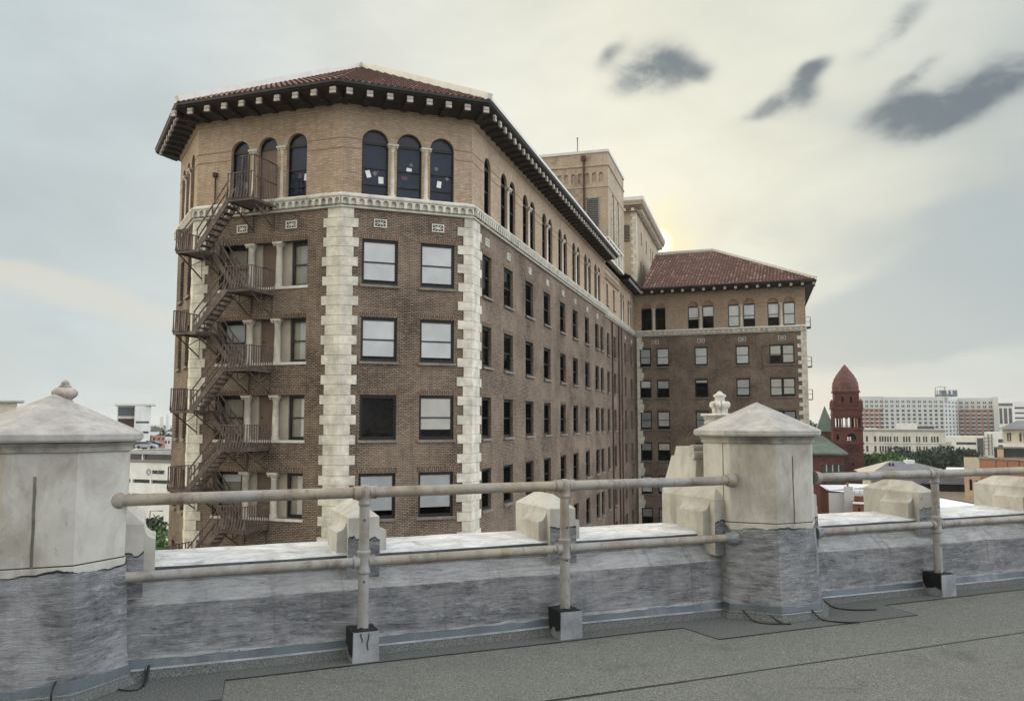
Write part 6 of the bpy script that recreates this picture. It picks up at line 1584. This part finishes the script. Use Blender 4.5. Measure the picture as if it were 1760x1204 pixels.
cvt = bpy.data.curves.new('lettering', 'FONT'); cvt.body = 'BEXAR COUNTY'; cvt.size = .95; cvt.extrude = .03; cvt.offset = .02; cvt.materials.append(MATS['room'])
tmp_ = bpy.data.objects.new('lettering_curve', cvt); COL.objects.link(tmp_); bpy.context.view_layer.update()
tme = bpy.data.meshes.new_from_object(tmp_.evaluated_get(bpy.context.evaluated_depsgraph_get())); bpy.data.objects.remove(tmp_)
to = bpy.data.objects.new('lettering', tme); COL.objects.link(to); to.parent = rt; POS[to.name] = V((0, 0, 0))
p = f.P(us(265.5), .06, zf(809.3)) - wpos(rt); to.location = p; to.rotation_euler = (math.pi / 2, 0, math.atan2(f.t.y, f.t.x)); to.scale = (.44, 1, 1)
mb = MB(); c = f.P(us(259), .05, zf(807))
for r_, w_ in ((.62, .13), (.36, .08)):
    for q in range(20):
        a0, a1 = q * math.pi / 10, (q + 1) * math.pi / 10; P_ = lambda a, r: c + f.t * r * math.cos(a) + UP * r * math.sin(a)
        mb.face([P_(a0, r_ - w_), P_(a0, r_), P_(a1, r_), P_(a1, r_ - w_)][::-1])
mb.build('seal', ['gray_roof'], rt)
def car(px, py, Y, rot, mat, label):
    p = at(px, py, Y); root = thing('parked_car', p, label, 'car', 'cars parked on the garage roof')
    cr, sr = math.cos(rot), math.sin(rot); ax, ay = V((cr, sr, 0)), V((-sr, cr, 0))
    mb = MB(); P_ = lambda x, y, z: p + ax * x + ay * y + UP * z
    sec = [(-2.2, .35, .85), (-1.5, .3, .95), (-1.0, .3, 1.0), (1.0, .3, 1.0), (1.6, .3, .9), (2.2, .35, .7)]
    mb.grid([[P_(x, -.85, a), P_(x, -.85, b_), P_(x, .85, b_), P_(x, .85, a)] for x, a, b_ in sec], 0, False); mb.face([P_(2.2, -.85, .35), P_(2.2, .85, .35), P_(2.2, .85, .7), P_(2.2, -.85, .7)]); mb.face([P_(-2.2, .85, .35), P_(-2.2, -.85, .35), P_(-2.2, -.85, .85), P_(-2.2, .85, .85)]); mb.build('body', [mat], root)
    mb = MB(); mb.hexa([P_(-1.7, -.8, .95), P_(1.1, -.8, .95), P_(1.1, .8, .95), P_(-1.7, .8, .95), P_(-1.2, -.65, 1.45), P_(.4, -.65, 1.45), P_(.4, .65, 1.45), P_(-1.2, .65, 1.45)]); mb.build('cabin', ['far_glass'], root)
    for x in (-1.35, 1.35):
        for y in (-.8, .8): mb = MB(); mb.tube([P_(x, y - .1, .32), P_(x, y + .1, .32)], .32, 10); mb.build('wheel', ['tyre'], root)
car(238, 771.5, 184, .1, 'car_dark', 'dark car on the garage roof, nearer the white stair tower'); car(252, 770.5, 180, .05, 'car_light', 'silver car parked on the garage roof'); car(262, 768, 186, .2, 'car_dark', 'dark car on the garage roof before the red warehouse')
simple('red_warehouse', 'small red brick warehouse seen over the garage roof', 'warehouse', 261, 285, 749, 300, 16, 'hotel_red', 'tar_roof', [(264, 268), (272, 276), (279, 283)], [(752, 756)])
simple('lilac_shed', 'pale lilac shed standing before the red warehouse', 'shed', 260, 275, 759, 270, 6, 'car_light', 'white_roof')
simple('white_depot', 'white depot with dark windows next to the red warehouse by the hotel edge', 'building', 283, 330, 752, 310, 18, 'white_wall', 'white_roof', [(285, 288), (290, 293)], [(757, 762)])
simple('pale_depot', 'pale low depot in the distance beyond the red warehouse', 'building', 255, 330, 742.5, 420, 16, 'far_white', 'white_roof')
for px, top in ((278, 716), (289, 712)):
    p = at(px, top, 1200); mb = MB(); mb.tube([V((p.x, p.y, GR)), p], [3.2, 2.4], 10); o = mb.build('far_chimney'.replace('far_', 'smoke_'), ['far_white']); tag(o, 'hazy grey chimney stack on the skyline, ' + ('the taller one by the hotel edge' if px > 280 else 'the shorter one farther from the hotel'), 'chimney', 'chimneys on the skyline')
def street_pole(px, pytop, Y, label):
    p = at(px, pytop, Y); o = MB(); o.tube([V((p.x, p.y, GR)), p], [.12, .07], 8); o.bar(p, p + V((1.6, 0, .1)), .07, .07); o.box(p + V((1.6, 0, .05)), (.3, 0, 0), (0, .12, 0), (0, 0, .06)); q = o.build('street_lamp', ['louver']); tag(q, label, 'street lamp', 'street lamps')
street_pole(258, 878, 128, 'thin dark street lamp on the lot left of the hotel')
mb = MB(); p = at(262, 905, 140); mb.box(V((p.x, p.y, GR + .6)), (18, 4, 0), (0, .2, 0), (0, 0, .6)); tag(mb.build('lot_wall', ['concrete']), 'low pale wall along the sandy lot left of the hotel', 'wall')

# thin air between here and the horizon
mh = bpy.data.materials.new('haze'); mh.use_nodes = True; t = mh.node_tree; t.nodes.clear()
pv = t.nodes.new('ShaderNodeVolumePrincipled'); pv.inputs['Color'].default_value = (.86, .90, .92, 1); pv.inputs['Density'].default_value = 0.00013; pv.inputs['Anisotropy'].default_value = .2
t.links.new(pv.outputs[0], t.nodes.new('ShaderNodeOutputMaterial').inputs['Volume']); MATS['haze'] = mh
HAZE = True
if HAZE:
    mb = MB(); mb.hexa([(-7200, -420, GR - 1), (7200, -420, GR - 1), (7200, 7200, GR - 1), (-7200, 7200, GR - 1), (-7200, -420, 42), (7200, -420, 42), (7200, 7200, 42), (-7200, 7200, 42)])
    tag(mb.build('haze', ['haze']), kind='stuff')
